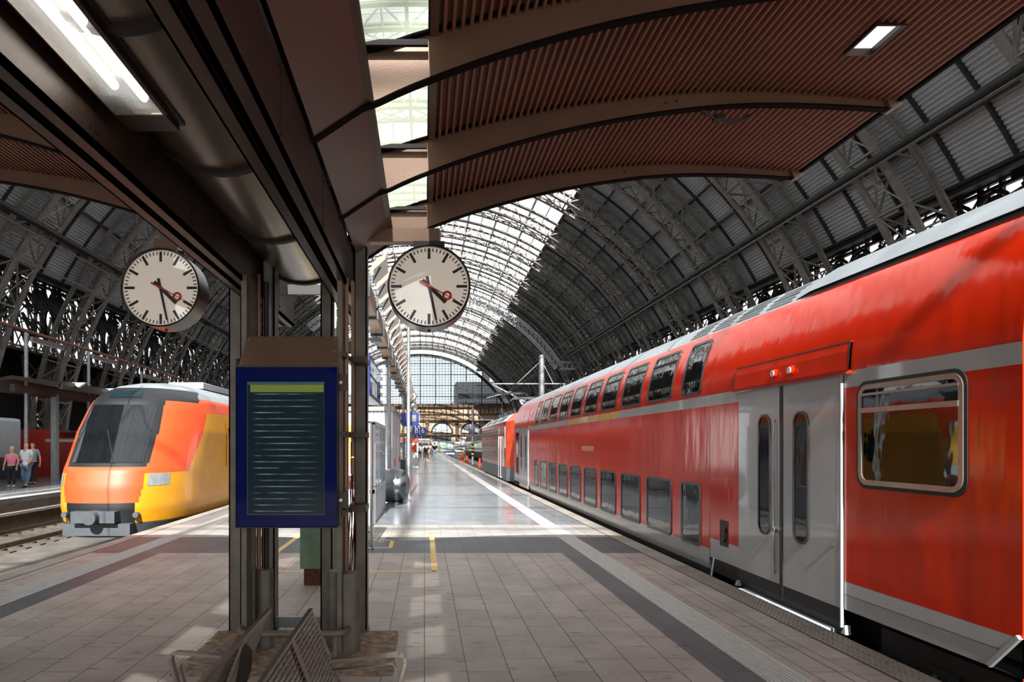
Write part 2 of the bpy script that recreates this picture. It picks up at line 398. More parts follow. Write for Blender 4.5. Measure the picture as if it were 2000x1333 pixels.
# glazed crown of the roof
m = MB(); m.sheet(arc(R0+.05, -GL, GL, 44), YA, YB); gl = struct(m.build('window_roof', 'roof_glass'))
p = MB()
for k in range(-10, 11):
    a = radians(GL*k/10); r = R0-.08; x, z = XC+r*sin(a), r*cos(a)
    p.bar((x, YA, z), (x, YB, z), .22 if k % 2 == 0 else .1, .24, (sin(a), 0, cos(a)))
p.build('glazing_purlin', 'iron_light', gl)
p = MB()
y = YA
while y < YB:
    p.strip([(x, y, z) for x, z in arc(R0-.03, -GL, GL, 20)], .07, .07, (0, 1, 0)); y += 1.16
p.build('glazing_bar', 'iron_light', gl)
p = MB()
for k in range(-4, 16):
    p.strip([(x, 31.7+9.3*k+4.65, z) for x, z in arc(R0-.2, -GL, GL, 20)], .3, .3, (0, 1, 0))
p.build('glazing_rafter', 'iron_light', gl)

# arch trusses (each one a thing)
def make_truss(label):
    Y = 31.7+9.3*15; t = thing('arch_truss', (XC, Y, 0), label, 'roof truss', 'arch trusses of the hall roof')
    Ro, Ri, hw, A, n = 27.55, 26.05, 1.0, 91.9, 60
    for sy in (-1, 1):
        y = Y+sy*hw
        for nm, R in (('outer_chord', Ro), ('inner_chord', Ri)):
            m = MB(); m.strip([(x, y, z) for x, z in arc(R, -A, A, n)], .40, .13, (0, 1, 0)) if False else None
            pts = arc(R, -A, A, n)
            lo = pts; hi = arc(R-.12, -A, A, n)
            m.ribbon(hi, lo, y-.21, y+.21)
            m.ribbon(arc(R+(.12 if nm == 'inner_chord' else -.24), -A, A, n), arc(R+(.0 if nm == 'inner_chord' else -.12), -A, A, n), y-.04, y+.04)
            m.build(nm, 'iron_mid', t)
        m = MB(); po, pi_ = arc(Ro-.06, -A, A, n), arc(Ri-.06, -A, A, n)
        for i in range(n):
            m.bar((po[i][0], y, po[i][1]), (pi_[i][0], y, pi_[i][1]), .1, .07, (0, 1, 0))
            a, b = (po[i], pi_[i+1]) if i % 2 else (pi_[i], po[i+1])
            m.bar((a[0], y, a[1]), (b[0], y, b[1]), .1, .07, (0, 1, 0))
        m.build('web_lattice', 'iron_mid', t)
    m = MB(); pi_ = arc(Ri-.08, -A, A, n//2)
    for i in range(n//2):
        a, b = pi_[i], pi_[i+1]
        m.bar((a[0], Y-hw, a[1]), (b[0], Y+hw, b[1]), .11, .06, (sin(0), 0, 1)); m.bar((a[0], Y+hw, a[1]), (b[0], Y-hw, b[1]), .11, .06)
        m.bar((a[0], Y-hw, a[1]), (a[0], Y+hw, a[1]), .12, .08)
    m.build('cross_lacing', 'iron_mid', t)
    return t
def ordinal(i): return ['nearest', 'second nearest', 'third nearest', 'fourth nearest', 'fifth nearest', 'sixth nearest', 'seventh nearest'][i]
tr = make_truss('grey lattice arch truss directly in front of the far glazed end wall')
for k in range(-1, 15):
    i = k+1
    if i < 7: lab = 'grey lattice arch truss under the hall roof, %s of the row' % ordinal(i)
    elif i < 8: lab = 'grey lattice arch truss just in front of the white maintenance gantry'
    elif i < 15: lab = 'grey lattice arch truss in the closely packed far rows beyond the white gantry'
    else: lab = 'grey lattice arch truss, second in front of the far glazed end wall'
    copy_tree(tr, (XC, 31.7+9.3*k, 0), lab)

# ornate lattice screens between the truss feet
def lattice_bay(s):
    X = XC+s*26.9; y0, y1, z0, z1 = 0, 9.3, 8.2, 13.5; m = MB(); rnd = random.Random(3+s)
    for z in (z0, z0+1.3, z1-.3, z1): m.bar((X, y0, z), (X, y1, z), .2, .16)
    for y in (y0, y0+1.2, 4.0, 5.3, y1-1.2, y1): m.bar((X, y, z0), (X, y, z1), .18)
    for i in range(10):
        ya, yb = y0+9.3*i/10, y0+9.3*(i+1)/10
        m.bar((X, ya, z0), (X, yb, z0+1.3), .07); m.bar((X, yb, z0), (X, ya, z0+1.3), .07)
    for i in range(60 if s > 0 else 120):
        y, z = rnd.uniform(y0, y1), rnd.uniform(z0+1.0, z1); a = rnd.uniform(0, pi); L = rnd.uniform(.5, 1.4)
        m.bar((X+rnd.uniform(-.1, .1), min(y1, max(y0, y-L*cos(a))), min(z1, max(z0, z-L*sin(a)))), (X, min(y1, max(y0, y+L*cos(a))), min(z1, max(z0, z+L*sin(a)))), rnd.uniform(.05, .15))
    for cy in (1.05, 8.25):
        for R in (.95, .7, .4):
            pts = [(X-s*.25, cy+R*cos(t*pi/8), 12.0+R*sin(t*pi/8)) for t in range(16)]; m.tube(pts, .1, 5, True)
        for t in range(10):
            a = pi*t/5; m.bar((X-s*.25, cy, 12.0), (X-s*.25, cy+.95*cos(a), 12.0+.95*sin(a)), .09)
        m.cyl((X-s*.25, cy, 12), (X-s*.32, cy, 12), .7, 14)
    for k in range(9):   # tree-like curls
        y = rnd.uniform(1, 8.3); R = rnd.uniform(.3, .7); z = rnd.uniform(z0+1.6, z1-1)
        m.tube([(X, y+R*cos(t*pi/5), z+R*sin(t*pi/5)) for t in range(10)], .07, 4, True)
    return m
for s, side in ((1, 'right'), (-1, 'left')):
    base = lattice_bay(s).build('lattice_screen', 'iron_dark', loc=(XC+s*26.9, 0, 8.2))
    tag(base, 'x', 'lattice screen', 'ornate lattice screens on the %s side' % side)
    m = MB(); m.add([(XC+s*24.6, YA, 13.15), (XC+s*27.2, YA, 13.55), (XC+s*27.2, YB, 13.55), (XC+s*24.6, YB, 13.15)], [(0,1,2,3)]); m.bar((XC+s*24.75, YA, 13.0), (XC+s*24.75, YB, 13.0), .3, .3); o = struct(m.build('trim_%d' % (8 if s > 0 else 9), 'iron_dark'))
    m = MB(); m.add([(XC+s*27.05, YA, 8.2), (XC+s*31.6, YA, 9.55), (XC+s*31.6, YB, 9.55), (XC+s*27.05, YB, 8.2)], [(0,1,2,3)]); struct(m.build('trim_%d' % (10 if s > 0 else 11), 'iron_dark'))  # added side roof below the sightline, shuts sunlight out behind the lattice
    first = True; cnt = 0
    for k in range(-1 if s > 0 else 0, 15):
        o = base if first else base.copy()
        if not first: COL.objects.link(o)
        first = False; o.location = (XC+s*26.9, 31.7+9.3*k, 8.2)
        o['label'] = ('ornate iron lattice screen, %s side of the hall, %s of its row' % (side, ordinal(cnt))) if cnt < 7 else 'small distant iron lattice screen far down the %s side of the hall' % side; cnt += 1
# braced columns on the left side
def braced_column():
    X = XC-29.2; t = thing('braced_column', (X, 50.3, -.95), 'x', 'column', 'braced iron columns along the left side of the hall')
    m = MB()
    for dy in (-.55, 0, .55): m.box(X-.15, X+.15, 50.3+dy-.16, 50.3+dy+.16, -.95, 8.4)
    m.build('shaft', 'iron_mid', t)
    for s in (-1, 1):
        m = MB(); m.bar((X, 50.3+s*1.2, -.95), (X, 50.3+s*3.4, 8.4), .34, .2); m.build('leg', 'iron_mid', t)
        m = MB()
        for i in range(5):
            za, zb = -.5+i*1.75, -.5+(i+1)*1.75
            ya, yb = 1.2+2.2*(za+.95)/9.35, 1.2+2.2*(zb+.95)/9.35
            m.bar((X, 50.3+s*.5, za), (X, 50.3+s*yb, zb), .14, .08); m.bar((X, 50.3+s*ya, za), (X, 50.3+s*.5, zb), .14, .08)
        m.build('bracing', 'iron_mid', t)
    return t
bc = braced_column(); labs = ['grey braced iron column on the left side, nearest of its row', 'grey braced iron column on the left side, second nearest of its row',
        'grey braced iron column on the left side, third nearest of its row', 'grey braced iron column on the far left side, seen low behind the orange and yellow train']
bc['label'] = labs[0]
for i in range(1, 6): copy_tree(bc, (XC-29.2, 54.95+9.3*i, -.95), labs[min(i, 3)])
bc.location.y = 54.95

# side walls, end wall
m = MB(); m.box(XC+31.3, XC+31.7, YA, YB, -.95, 9.6); struct(m.build('wall_right', 'hall_wall'))
m = MB(); m.box(XC-31.7, XC-31.3, YA, YB, -.95, 9.6); struct(m.build('wall_left', 'hall_wall'))
m = MB(); m.box(-46, 44, YB, YB+1.2, -.95, 11.2); wf = struct(m.build('wall_far', 'stone_tan'))
m = MB()
for z, h, d in ((11.2, .7, .8), (9.3, .25, .35), (7.6, .4, .6), (3.9, .35, .5)): m.box(XC-27.9, XC+27.9, YB-d, YB+.1, z, z+h)
for k in range(-6, 7):
    x = 4.5+7.6*k+3.8
    m.box(x-.35, x+.35, YB-.4, YB, -.95, 7.6); m.box(x-.5, x+.5, YB-.5, YB, 7.0, 7.6)
m.build('cornice', 'stone_dark', wf)
m = MB()
for k in range(-24, 25): m.box(k*1.1+4.5-.1, k*1.1+4.5+.1, YB-.3, YB, 9.6, 11.0)
m.build('blind_arcade', 'stone_dark', wf)
for k in range(-3, 3):
    x = 4.5+7.6*k
    m = MB(); m.prism([(x+2.5*cos(pi*i/16), 4.6+2.5*sin(pi*i/16)) for i in range(17)], YB-.12, YB-.02)
    pn = struct(m.build('window_%d' % (k+4), 'building_pale')); m = MB()
    m.tube([(x+2.65*cos(pi*i/20), YB-.2, 4.6+2.65*sin(pi*i/20)) for i in range(21)], .2, 6)
    m.bar((x-2.8, YB-.2, 4.6), (x+2.8, YB-.2, 4.6), .2)
    for i in range(1, 6): a = pi*i/6; m.bar((x, YB-.16, 4.6), (x+2.5*cos(a), YB-.16, 4.6+2.5*sin(a)), .08)
    m.build('window_frame', 'iron_dark', pn)
    m = MB(); m.box(x-2.4, x+2.4, YB-.15, YB-.01, .2, 3.6); d = struct(m.build('door_%d' % (k+4), 'pale_grey' if k % 2 else 'dark_grey')); m = MB()
    for i in range(5): m.box(x-2.4+1.2*i-.05, x-2.4+1.2*i+.05, YB-.2, YB-.1, .2, 3.6)
    m.build('door_frame', 'iron_dark', d)
# glazed end lunette
def chord(R, z): return sqrt(max(0, R*R-z*z))
zb = 11.9
m = MB(); aa = degrees = math.degrees(math.acos(zb/25.0))
m.prism(arc(25.0, -aa, aa, 50), YB+.3, YB+.34); gw = struct(m.build('window_far', 'wall_glass'))
m = MB(); m.ribbon(arc(24.3, -aa-2, aa+2, 50), arc(25.0, -aa-2, aa+2, 50), YB-.1, YB+.3); m.ribbon(arc(26.1, -68, 68, 50), arc(28.6, -68, 68, 50), YB-.2, YB+.3)
m.box(XC-23, XC+23, YB-.1, YB+.4, zb-.15, zb+.25); m.build('arch_rim', 'iron_dark', gw)
m = MB(); k = -6
for k in range(-6, 7):
    x = k*3.95; h = chord(24.6, x)
    if h > zb: m.box(XC+x-.11, XC+x+.11, YB-.1, YB+.25, zb, h)
z = zb+2.1
while z < 24.6: c = chord(24.6, z); m.box(XC-c, XC+c, YB-.05, YB+.22, z-.1, z+.1); z += 2.1*1.35
m.build('mullion', 'iron_dark', gw)
m = MB(); x = -22
while x < 22:
    h = chord(24.6, x)
    if h > zb: m.box(XC+x-.035, XC+x+.035, YB+.1, YB+.2, zb, h)
    x += .79
z = zb
while z < 24.5: c = chord(24.6, z); m.box(XC-c, XC+c, YB+.1, YB+.2, z-.035, z+.035); z += .71
m.build('glazing_bar', 'iron_dark', gw)
# glazed gable over the open track end behind the camera
m = MB(); m.prism(arc(27.8, -aa-3, aa+3, 40), YA-.1, YA-.06); gn = struct(m.build('window_near', 'wall_glass'))
m = MB()
for k in range(-6, 7):
    x = k*3.95; h = chord(27.6, x)
    if h > zb: m.box(XC+x-.11, XC+x+.11, YA-.05, YA+.1, zb, h)
for k in range(18):
    x = -25+k*3; 
for k in range(5): z = zb+3.1*k+.4; c = chord(27.6, z); m.box(XC-c, XC+c, YA-.05, YA+.03, z-.04, z+.04)
m.build('mullion', 'iron_dark', gn)
# office blocks beyond the end wall
def block(x0, x1, z1, m_, lab, y=226, extra=None):
    t = thing('office_building', ((x0+x1)/2, y, 0), lab, 'building', None)
    m = MB(); m.box(x0, x1, y, y+18, 0, z1); m.build('wall', m_, t)
    m = MB(); n = int((z1-2)/3)
    for i in range(n): m.box(x0+.8, x1-.8, y-.15, y, 2+3*i, 3.4+3*i)
    m.build('window_band', 'window_dark' if m_ == 'building_far' else 'dark_grey', t)
    if extra:
        m = MB(); m.box(*extra[0]); m.build('stair_tower', m_, t)
        m = MB(); m.box(*extra[1]); m.build('roof_slab', m_, t)
block(10.5, 30, 22.4, 'building_far', 'dark office block with a narrow roof tower, seen through the end glazing', 226, ((19.5, 21.6, 226, 232, 22.4, 27), (17.6, 21.8, 225.5, 232, 26.5, 27.1)))
block(-12, 9.5, 15.5, 'building_pale', 'low pale building behind the left part of the end glazing', 232)
block(-24, -15, 35, 'building_pale', 'tall pale tower block behind the left edge of the end glazing', 260)

# longitudinal service pipes and white gantry
for sg, side in ((1, 'right'), (-1, 'left')):
    a = radians(56); x, z = XC+sg*25.72*sin(a), 25.72*cos(a)
    t = thing('service_pipe', (x, 60, z-.2), 'long dark pipe running beneath the arch trusses on the %s side of the hall' % side, 'pipe')
    m = MB(); m.cyl((x, 14, z), (x, 174, z), .19, 12); m.build('pipe', 'iron_dark', t, smooth=True)
    for k in range(-1, 16):
        for dy in (-1, 1):
            m = MB(); y = 31.7+9.3*k+dy; m.cyl((x, y-.06, z), (x, y+.06, z), .2, 12); m.build('clamp', 'iron_dark', t)
t = thing('maintenance_gantry', (XC, 100, 14), 'white lattice gantry arching under the hall roof far down the hall', 'gantry')
m = MB(); n = 50
for R in (24.9, 23.9):
    for y in (99.4, 100.6): m = MB(); m.strip([(x, y, z) for x, z in arc(R, -40, 58, n)], .2, .14, (0, 1, 0)); m.build('chord', 'white_paint', t)
m = MB(); a_, b_ = arc(24.9, -40, 58, n), arc(23.9, -40, 58, n)
for i in range(n):
    for y in (99.4, 100.6): m.bar((a_[i][0], y, a_[i][1]), (b_[i+1][0], y, b_[i+1][1]), .08); m.bar((a_[i][0], y, a_[i][1]), (b_[i][0], y, b_[i][1]), .08)
    m.bar((b_[i][0], 99.4, b_[i][1]), (b_[i+1][0], 100.6, b_[i+1][1]), .08)
m.build('lattice', 'white_paint', t)
ex, ez = a_[-1]; m = MB()
for y in (99.4, 100.6):
    m.bar((ex-.2, y, ez-.5), (ex+3, y, ez-.5), .14); m.bar((ex-.2, y, ez+.5), (ex+2.6, y, ez+.5), .1)
    for i in range(4): m.bar((ex+i*.7, y, ez-.5), (ex+i*.7+.4, y, ez+.5), .08)
m.build('end_platform', 'white_paint', t)

# ================================================================ GROUND
m = MB(); m.box(XC-31.7, XC+31.7, YA, YB, -1.25, -.95); struct(m.build('ground', 'ballast'))
PX0, PX1 = -5.2, 3.49
def slab(mb, x0, x1, y0, y1, mi): mb.box(x0, x1, y0, y1, -.12, 0, mi)
m = MB()
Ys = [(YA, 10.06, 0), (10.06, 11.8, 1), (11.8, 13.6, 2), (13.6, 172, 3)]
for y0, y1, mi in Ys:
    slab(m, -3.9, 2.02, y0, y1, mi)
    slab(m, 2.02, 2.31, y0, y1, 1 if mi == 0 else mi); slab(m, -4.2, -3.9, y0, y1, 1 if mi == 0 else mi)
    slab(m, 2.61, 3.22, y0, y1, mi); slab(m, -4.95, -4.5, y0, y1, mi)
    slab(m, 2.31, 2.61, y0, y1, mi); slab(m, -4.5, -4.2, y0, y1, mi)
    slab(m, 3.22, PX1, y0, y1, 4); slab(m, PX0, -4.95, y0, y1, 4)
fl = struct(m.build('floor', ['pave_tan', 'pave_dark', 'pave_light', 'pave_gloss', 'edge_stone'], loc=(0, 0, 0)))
m = MB(); m.box(PX0+.12, PX1-.12, YA, 172, -.95, -.12); struct(m.build('trim_1', 'concrete'))
m = MB()    # dark joint along the edge stones
m.box(3.205, 3.225, YA, 172, 0, .002); m.box(-4.955, -4.935, YA, 172, 0, .002); m.box(2.9, 2.906, YA, 172, 0, .0015)
struct(m.build('trim_2', 'rubber'))
m = MB()
for (a, b) in ((2.31, 2.61), (-4.5, -4.2)):
    m.box(a, b, YA, 172, 0, .003)
    n = 9
    for i in range(n):
        x = a+.015+(b-a-.03)*i/n; m.box(x, x+.016, YA, 172, .003, .008)
ts = struct(m.build('trim_3', 'strip_white'))
m = MB()    # chequered studs on the edge stones near the camera
y = 2.2
j = 0
while y < 9:
    for i in range(6):
        x = 3.245+.04*i+(.02 if j % 2 else 0); m.box(x, x+.018, y, y+.018, 0, .004)
    y += .033; j += 1
struct(m.build('trim_4', 'edge_stone'))
# yellow lines of the smoking area, as paint on the floor
m = MB(); t_ = .002
def line(x0, x1, y0, y1): m.box(x0, x1, y0, y1, .0005, t_)
line(.09, .17, 8.6, 12.2); line(-2.24, -2.16, 8.6, 12.2); line(-2.2, .15, 8.58, 8.65); line(-2.2, .15, 12.15, 12.25)
line(-.56, -.5, 10.6, 11.4); line(-.86, -.5, 10.55, 10.62); line(-.86, -.5, 11.35, 11.42)
tag(m.build('floor_marking', 'floor_line'), 'thin yellow painted rectangle on the platform floor around the green cabinet', 'floor marking')
# worn cobble patch around the column feet
m = MB(); nx, ny = 46, 34; vs = []; rr = random.Random(2)
x0, x1, y0, y1 = -1.78, -.22, 4.72, 5.86
for j in range(ny+1):
    for i in range(nx+1):
        e = min(i, nx-i, j, ny-j)
        vs.append((x0+(x1-x0)*i/nx+rr.uniform(-.01, .01), y0+(y1-y0)*j/ny+rr.uniform(-.01, .01), .002+(0 if e == 0 else rr.uniform(0, .012))))
m.add(vs, [(j*(nx+1)+i, j*(nx+1)+i+1, (j+1)*(nx+1)+i+1, (j+1)*(nx+1)+i) for j in range(ny) for i in range(nx)])
struct(m.build('trim_5', 'cobble'))
# tracks
def rails(xc, y0, y1, lab):
    t = thing('railway_track', (xc, (y0+y1)/2, -.95), lab, 'track')
    for s in (-1, 1):
        x = xc+s*.75; m = MB(); m.prism([(x-.07, -.95+.07), (x+.07, -.88), (x+.02, -.85), (x+.035, -.79), (x+.035, -.76), (x-.035, -.76), (x-.035, -.79), (x-.02, -.85)], y0, y1); m.build('rail', 'rail', t)
    m = MB(); y = y0
    while y < y1: m.box(xc-1.25, xc+1.25, y, y+.26, -.96, -.87); y += .62
    o = m.build('sleepers', 'sleeper', t); o['kind'] = 'stuff'
rails(5.05, 1, 172, 'track under the red double-deck train beside the right platform edge')
rails(-6.75, 2, 172, 'track under the orange and yellow train, next to the left platform edge')
rails(-10.75, 2, 172, 'empty track on the far left, beside the platform where people stand')
rails(9.2, 20, 172, 'track of the distant red train at the far right')
m = MB(); m.box(-9.45, -5.5, YA, 172, -.95, -.885); struct(m.build('trim_6', 'trackbed'))
m = MB(); m.box(3.6, 11, 44, 172, -.95, -.885); struct(m.build('trim_7', 'trackbed'))
# platform on the far left
m = MB(); m.box(-19.2, -12.3, 4, 172, -.14, 0, 0); m.box(-19.0, -12.5, 4, 172, -.95, -.14, 1); m.box(-12.7, -12.3, 4, 172, 0, .004, 2); m.box(-13.6, -13.3, 4, 172, 0, .006, 2)
m.box(-12.5, -12.2, 4, 172, -.5, -.42, 2)
struct(m.build('floor_left', ['pave_gloss', 'concrete', 'strip_white']))
# ================================================================ PLATFORM CANOPY
RIBY = (-6.44, -5.18, -3.92, -2.66, -1.4, -.14, 1.12, 2.38, 3.64, 4.88, 6.14)
CB = -6.6
def interp(tab, x):
    for (a, b), (c, d) in zip(tab[:-1], tab[1:]):
        if a <= x <= c: return b+(d-b)*(x-a)/(c-a)
    return tab[0][1] if x < tab[0][0] else tab[-1][1]
BOT = [(-.60, 3.22), (-.54, 3.26), (-.3, 3.42), (-.02, 3.53), (.35, 3.67), (.79, 3.80), (1.15, 3.885), (1.48, 3.945), (1.83, 3.995), (2.17, 4.03), (2.5, 4.035), (2.9, 4.025), (3.3, 4.00)]
TOP = [(-.60, 3.5), (-.33, 3.69), (.055, 3.80), (.42, 3.90), (.79, 3.985), (1.2, 4.055), (1.71, 4.115), (2.17, 4.145), (2.7, 4.13), (3.36, 4.07)]
def smooth(tab, x):  # averaged piecewise-linear
    return sum(interp(tab, x+d) for d in (-.25, -.15, -.05, .05, .15, .25))/6 if tab[0][0]+.3 < x < tab[-1][0]-.3 else interp(tab, x)
MIR = lambda x: 2*XC-x
cn = thing('platform_canopy', (XC, 3.4, 2.85), 'brown steel platform canopy with arched ribs and corrugated soffit over the foreground', 'canopy')
for s in (1, -1):
    fx = (lambda x: x) if s > 0 else MIR
    xs = [-.60+3.93*i/44 for i in range(45)]
    for Y in RIBY:
        m = MB()
        lo = [(fx(x), smooth(BOT, x)) for x in xs]; hi = [(fx(x), smooth(TOP, x)) for x in xs]
        m.ribbon(lo, hi, Y-.012, Y+.012)
        # rounded end cap
        m.cyl((fx(3.33), Y-.05, 4.035), (fx(3.33), Y+.05, 4.035), .05, 12)
        rb = m.build('rib', 'steel_bronze', cn)
        m = MB(); m.ribbon([(a, b-.012) for a, b in lo], lo, Y-.03, Y+.03); m.ribbon([(a, b-.012) for a, b in hi], hi, Y-.05, Y+.05); m.build('flange', 'flange_black', rb)
        if s > 0 and Y > 3:
            m = MB()
            for x in (1.72, 1.80): m.cyl((x, Y-.02, smooth(BOT, x)+.06), (x, Y-.012, smooth(BOT, x)+.06), .007, 8)
            m.build('bolt', 'black', rb)
    # corrugated soffit sheets between ribs
    for Y0, Y1 in zip(RIBY[:-1], RIBY[1:]):
        pitch = .048; n = int((3.34-.075)/pitch); pts = []
        for i in range(n):
            for t, d in ((0, 0), (.34, 0), (.5, .036), (.82, .036)):
                x = .075+pitch*(i+t); pts.append((fx(x), smooth(TOP, x)-d+.005))
        m = MB()
        if s > 0 and abs(Y0-3.64) < .01:
            # opening for the skylight at x 2.62..2.80, y 3.98..4.2
            k0 = min(range(len(pts)), key=lambda q: abs(pts[q][0]-SKX0)); k1 = min(range(len(pts)), key=lambda q: abs(pts[q][0]-SKX1))
            m.sheet(pts[:k0+1], Y0, Y1); m.sheet(pts[k1:], Y0, Y1); m.sheet(pts[k0:k1+1], Y0, SKY0); m.sheet(pts[k0:k1+1], SKY1, Y1)
        else: m.sheet(pts, Y0, Y1)
        m.build('corrugated_sheet', 'sheet_brown', cn)
        # frosted glass strip beside it
        m = MB(); ga = [(fx(x), smooth(TOP, x)+.01) for x in (-.33, -.2, -.07, .02)]; m.sheet(ga, Y0+.03, Y1-.03); m.build('glass_panel', 'frost_glass', cn)
        m = MB(); m.box(min(fx(.03), fx(.075)), max(fx(.03), fx(.075)), Y0, Y1, 3.77, 3.83); m.build('glazing_strip', 'soffit', cn)
        m = MB(); m.box(min(fx(.02), fx(.03)), max(fx(.02), fx(.03)), Y0, Y1, 3.785, 3.83); m.box(min(fx(-.36), fx(.02)), max(fx(-.36), fx(.02)), Y1-.075, Y1-.052, 3.69, 3.72); m.build('seal', 'rubber', cn)
        # plain soffit panel
        m = MB(); sx = [-.58+.31*i/8 for i in range(9)]
        sp = [(fx(x), smooth(BOT, x)-.004) for x in sx]; m.ribbon(sp, [(a, b+.006) for a, b in sp], Y0+.02, Y1-.02)
        m.ribbon([(fx(-.272), 3.43), (fx(-.268), 3.43)], [(fx(-.33), 3.70), (fx(-.326), 3.70)], Y0+.02, Y1-.02)
        m.build('soffit_panel', 'soffit', cn)
    m = MB(); m.box(min(fx(3.345), fx(3.375)), max(fx(3.345), fx(3.375)), CB, 6.22, 4.03, 4.12); m.build('edge_profile', 'flange_black', cn)
    # roof deck above
    m = MB(); dk = [(fx(x), smooth(TOP, x)+.06) for x in [.03+3.32*i/20 for i in range(21)]]
    m.ribbon(dk, [(a, b+.02) for a, b in dk], CB, 6.2) if s < 0 else None
    if s > 0:
        d1 = [p for p in dk if p[0] <= SKX0]; d2 = [p for p in dk if p[0] >= SKX1]
        def zt(x): return smooth(TOP, x)+.06
        d1.append((SKX0, zt(SKX0))); d2.insert(0, (SKX1, zt(SKX1))); dm = [(SKX0, zt(SKX0)), (SKX1, zt(SKX1))]
        for d_, ya, yb in ((d1, CB, 6.2), (d2, CB, 6.2), (dm, CB, SKY0), (dm, SKY1, 6.2)): m.ribbon(d_, [(a, b+.02) for a, b in d_], ya, yb)
    dv = [(fx(x), smooth(TOP, x)+.03) for x in (-.62, -.5, -.4, -.34)]; m.ribbon(dv, [(a, b+.02) for a, b in dv], CB, 6.2)
    m.build('roof_deck', 'steel_dark', cn)
# skylight in the soffit; its pane glows in place of the sky
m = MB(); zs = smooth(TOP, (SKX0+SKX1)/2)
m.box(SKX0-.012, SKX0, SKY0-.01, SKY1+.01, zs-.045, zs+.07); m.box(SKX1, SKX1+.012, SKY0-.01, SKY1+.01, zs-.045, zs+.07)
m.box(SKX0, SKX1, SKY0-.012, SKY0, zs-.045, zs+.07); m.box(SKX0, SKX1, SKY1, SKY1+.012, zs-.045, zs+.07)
o = m.build('skylight_frame', 'steel_brown', cn)
m = MB(); m.box(SKX0, SKX1, SKY0, SKY1, zs+.0, zs+.006); m.build('skylight_pane', 'skylight_glow', o)
m = MB()
for k in range(3): m.tube([(1.98+.40*i/8, 4.90-.02*k, 3.985-.05*sin(pi*i/8)*(1+.5*k)) for i in range(9)], .005, 6)
m.box(2.08, 2.14, 4.86, 4.94, 3.93, 3.96)
m.build('loose_cable', 'cable_black', cn)
# main beams: pairs of channels with a slot between
def beam(xa, xb, lab_parts):
    yb = 7.25
    for (a, b, web) in ((xa, xa+(xb-xa)*.40, 0), (xa+(xb-xa)*.60, xb, 1)):
        m = MB(); wx = a if web == 0 else b-.01
        # flanges + web on the outer side
        m.box(a, b, CB, yb, 2.85, 2.862); m.box(a, b, CB, yb, 3.235, 3.25); m.box(wx, wx+.01, CB, yb, 2.85, 3.25)
        m.box(a, a+.008, CB, yb, 2.85, 2.885); m.box(b-.008, b, CB, yb, 2.85, 2.885)
        # splice joints
        o = m.build('beam', 'steel_brown', cn)
        m = MB(); ox = b if web else a-.001
        for y in (2.86, 4.06, 5.3, 6.5):
            m.box(ox, ox+.0015, y, y+.006, 2.87, 3.23)
            for dy in (-.03, .035):
                for z in (2.92, 3.18): m.cyl((ox-.004, y+dy, z), (ox+.005, y+dy, z), .009, 8)
        m.build('splice', 'black', o)
    m = MB(); m.box(xa+(xb-xa)*.42, xb-(xb-xa)*.42, CB, yb-.02, 2.95, 3.24); m.build('beam_core', 'black', cn)
beam(-1.556, -1.386, 'left'); beam(-.785, -.605, 'right')
for y in (-1.6, .6, 2.85, 6.9):
    m = MB(); m.box(-1.40, -.77, y, y+.05, 3.12, 3.22); m.build('tie_bar', 'steel_dark', cn)
m = MB(); m.box(-1.56, -.60, CB, 6.2, 3.53, 3.55); m.build('roof_deck', 'steel_dark', cn)
# central gutter between the beams
gp = [(XC+.40*cos(pi+pi*i/20), 3.42+.36*sin(pi+pi*i/20)) for i in range(21)]
m = MB(); m.ribbon(gp, [(XC+(a-XC)*1.012, 3.42+(b-3.42)*1.012) for a, b in gp], CB, 6.14); m.build('gutter', 'gutter', cn, smooth=True)
for Y in RIBY:
    m = MB(); m.ribbon([(XC+(a-XC)*1.015, 3.42+(b-3.42)*1.015) for a, b in gp], [(XC+(a-XC)*1.07, 3.42+(b-3.42)*1.07) for a, b in gp], Y-.025, Y+.025)
    m.box(XC-.5, XC-.39, Y-.025, Y+.025, 3.3, 3.44); m.box(XC+.39, XC+.5, Y-.025, Y+.025, 3.3, 3.44); m.build('gutter_hoop', 'steel_dark', cn)
    m = MB(); m.box(-1.45, -1.405, Y-.04, Y+.04, 3.25, 3.52); m.box(-.76, -.715, Y-.04, Y+.04, 3.25, 3.52); m.build('strut', 'steel_dark', cn)

# ---------------------------------------------------------------- twin column groups carrying the canopy
def column_group(xo0, xo1, xi0, xi1, sh, fin, pipe, lab):   # outer post, inner post, shroud centres, fin x, pipe x
    t = thing('canopy_column', ((xo0+xi1)/2 if xo0 < xi0 else (xi0+xo1)/2, 5.6, 0), lab, 'column')
    top = {'l': 2.86, 'r': 3.3}
    def post(x0, x1, y0, y1, z1, nm='post'):
        m = MB(); m.box(x0, x1, y0, y0+.012, .004, z1); m.box(x0, x0+.012, y0, y1, .004, z1); m.box(x1-.012, x1, y0, y1, .004, z1)
        m.box(x0-.01, x1+.01, y0-.01, y1+.01, 0, .02); return m.build(nm, 'column_grey', t)
    return t, post
tl, post = column_group(-1.665, -1.556, -1.386, -1.277, None, None, None, 'left steel column group under the canopy, with round base sleeves, left of the departure display')
post(-1.665, -1.556, 5.81, 5.97, 2.95); post(-1.386, -1.277, 5.81, 5.97, 3.42)
m = MB(); m.box(-1.345, -1.29, 5.72, 5.80, 2.0, 3.36); m.build('square_tube', 'galv', tl)
def sleeve(t, cx, y, r, z1):
    m = MB(); m.cyl((cx, y, .0), (cx, y, z1), r, 28); m.cyl((cx, y, z1), (cx, y, z1+.012), r*.97, 28); m.cyl((cx, y, 0), (cx, y, .02), r*1.08, 28)
    m.build('base_sleeve', 'column_grey', t, smooth=True)
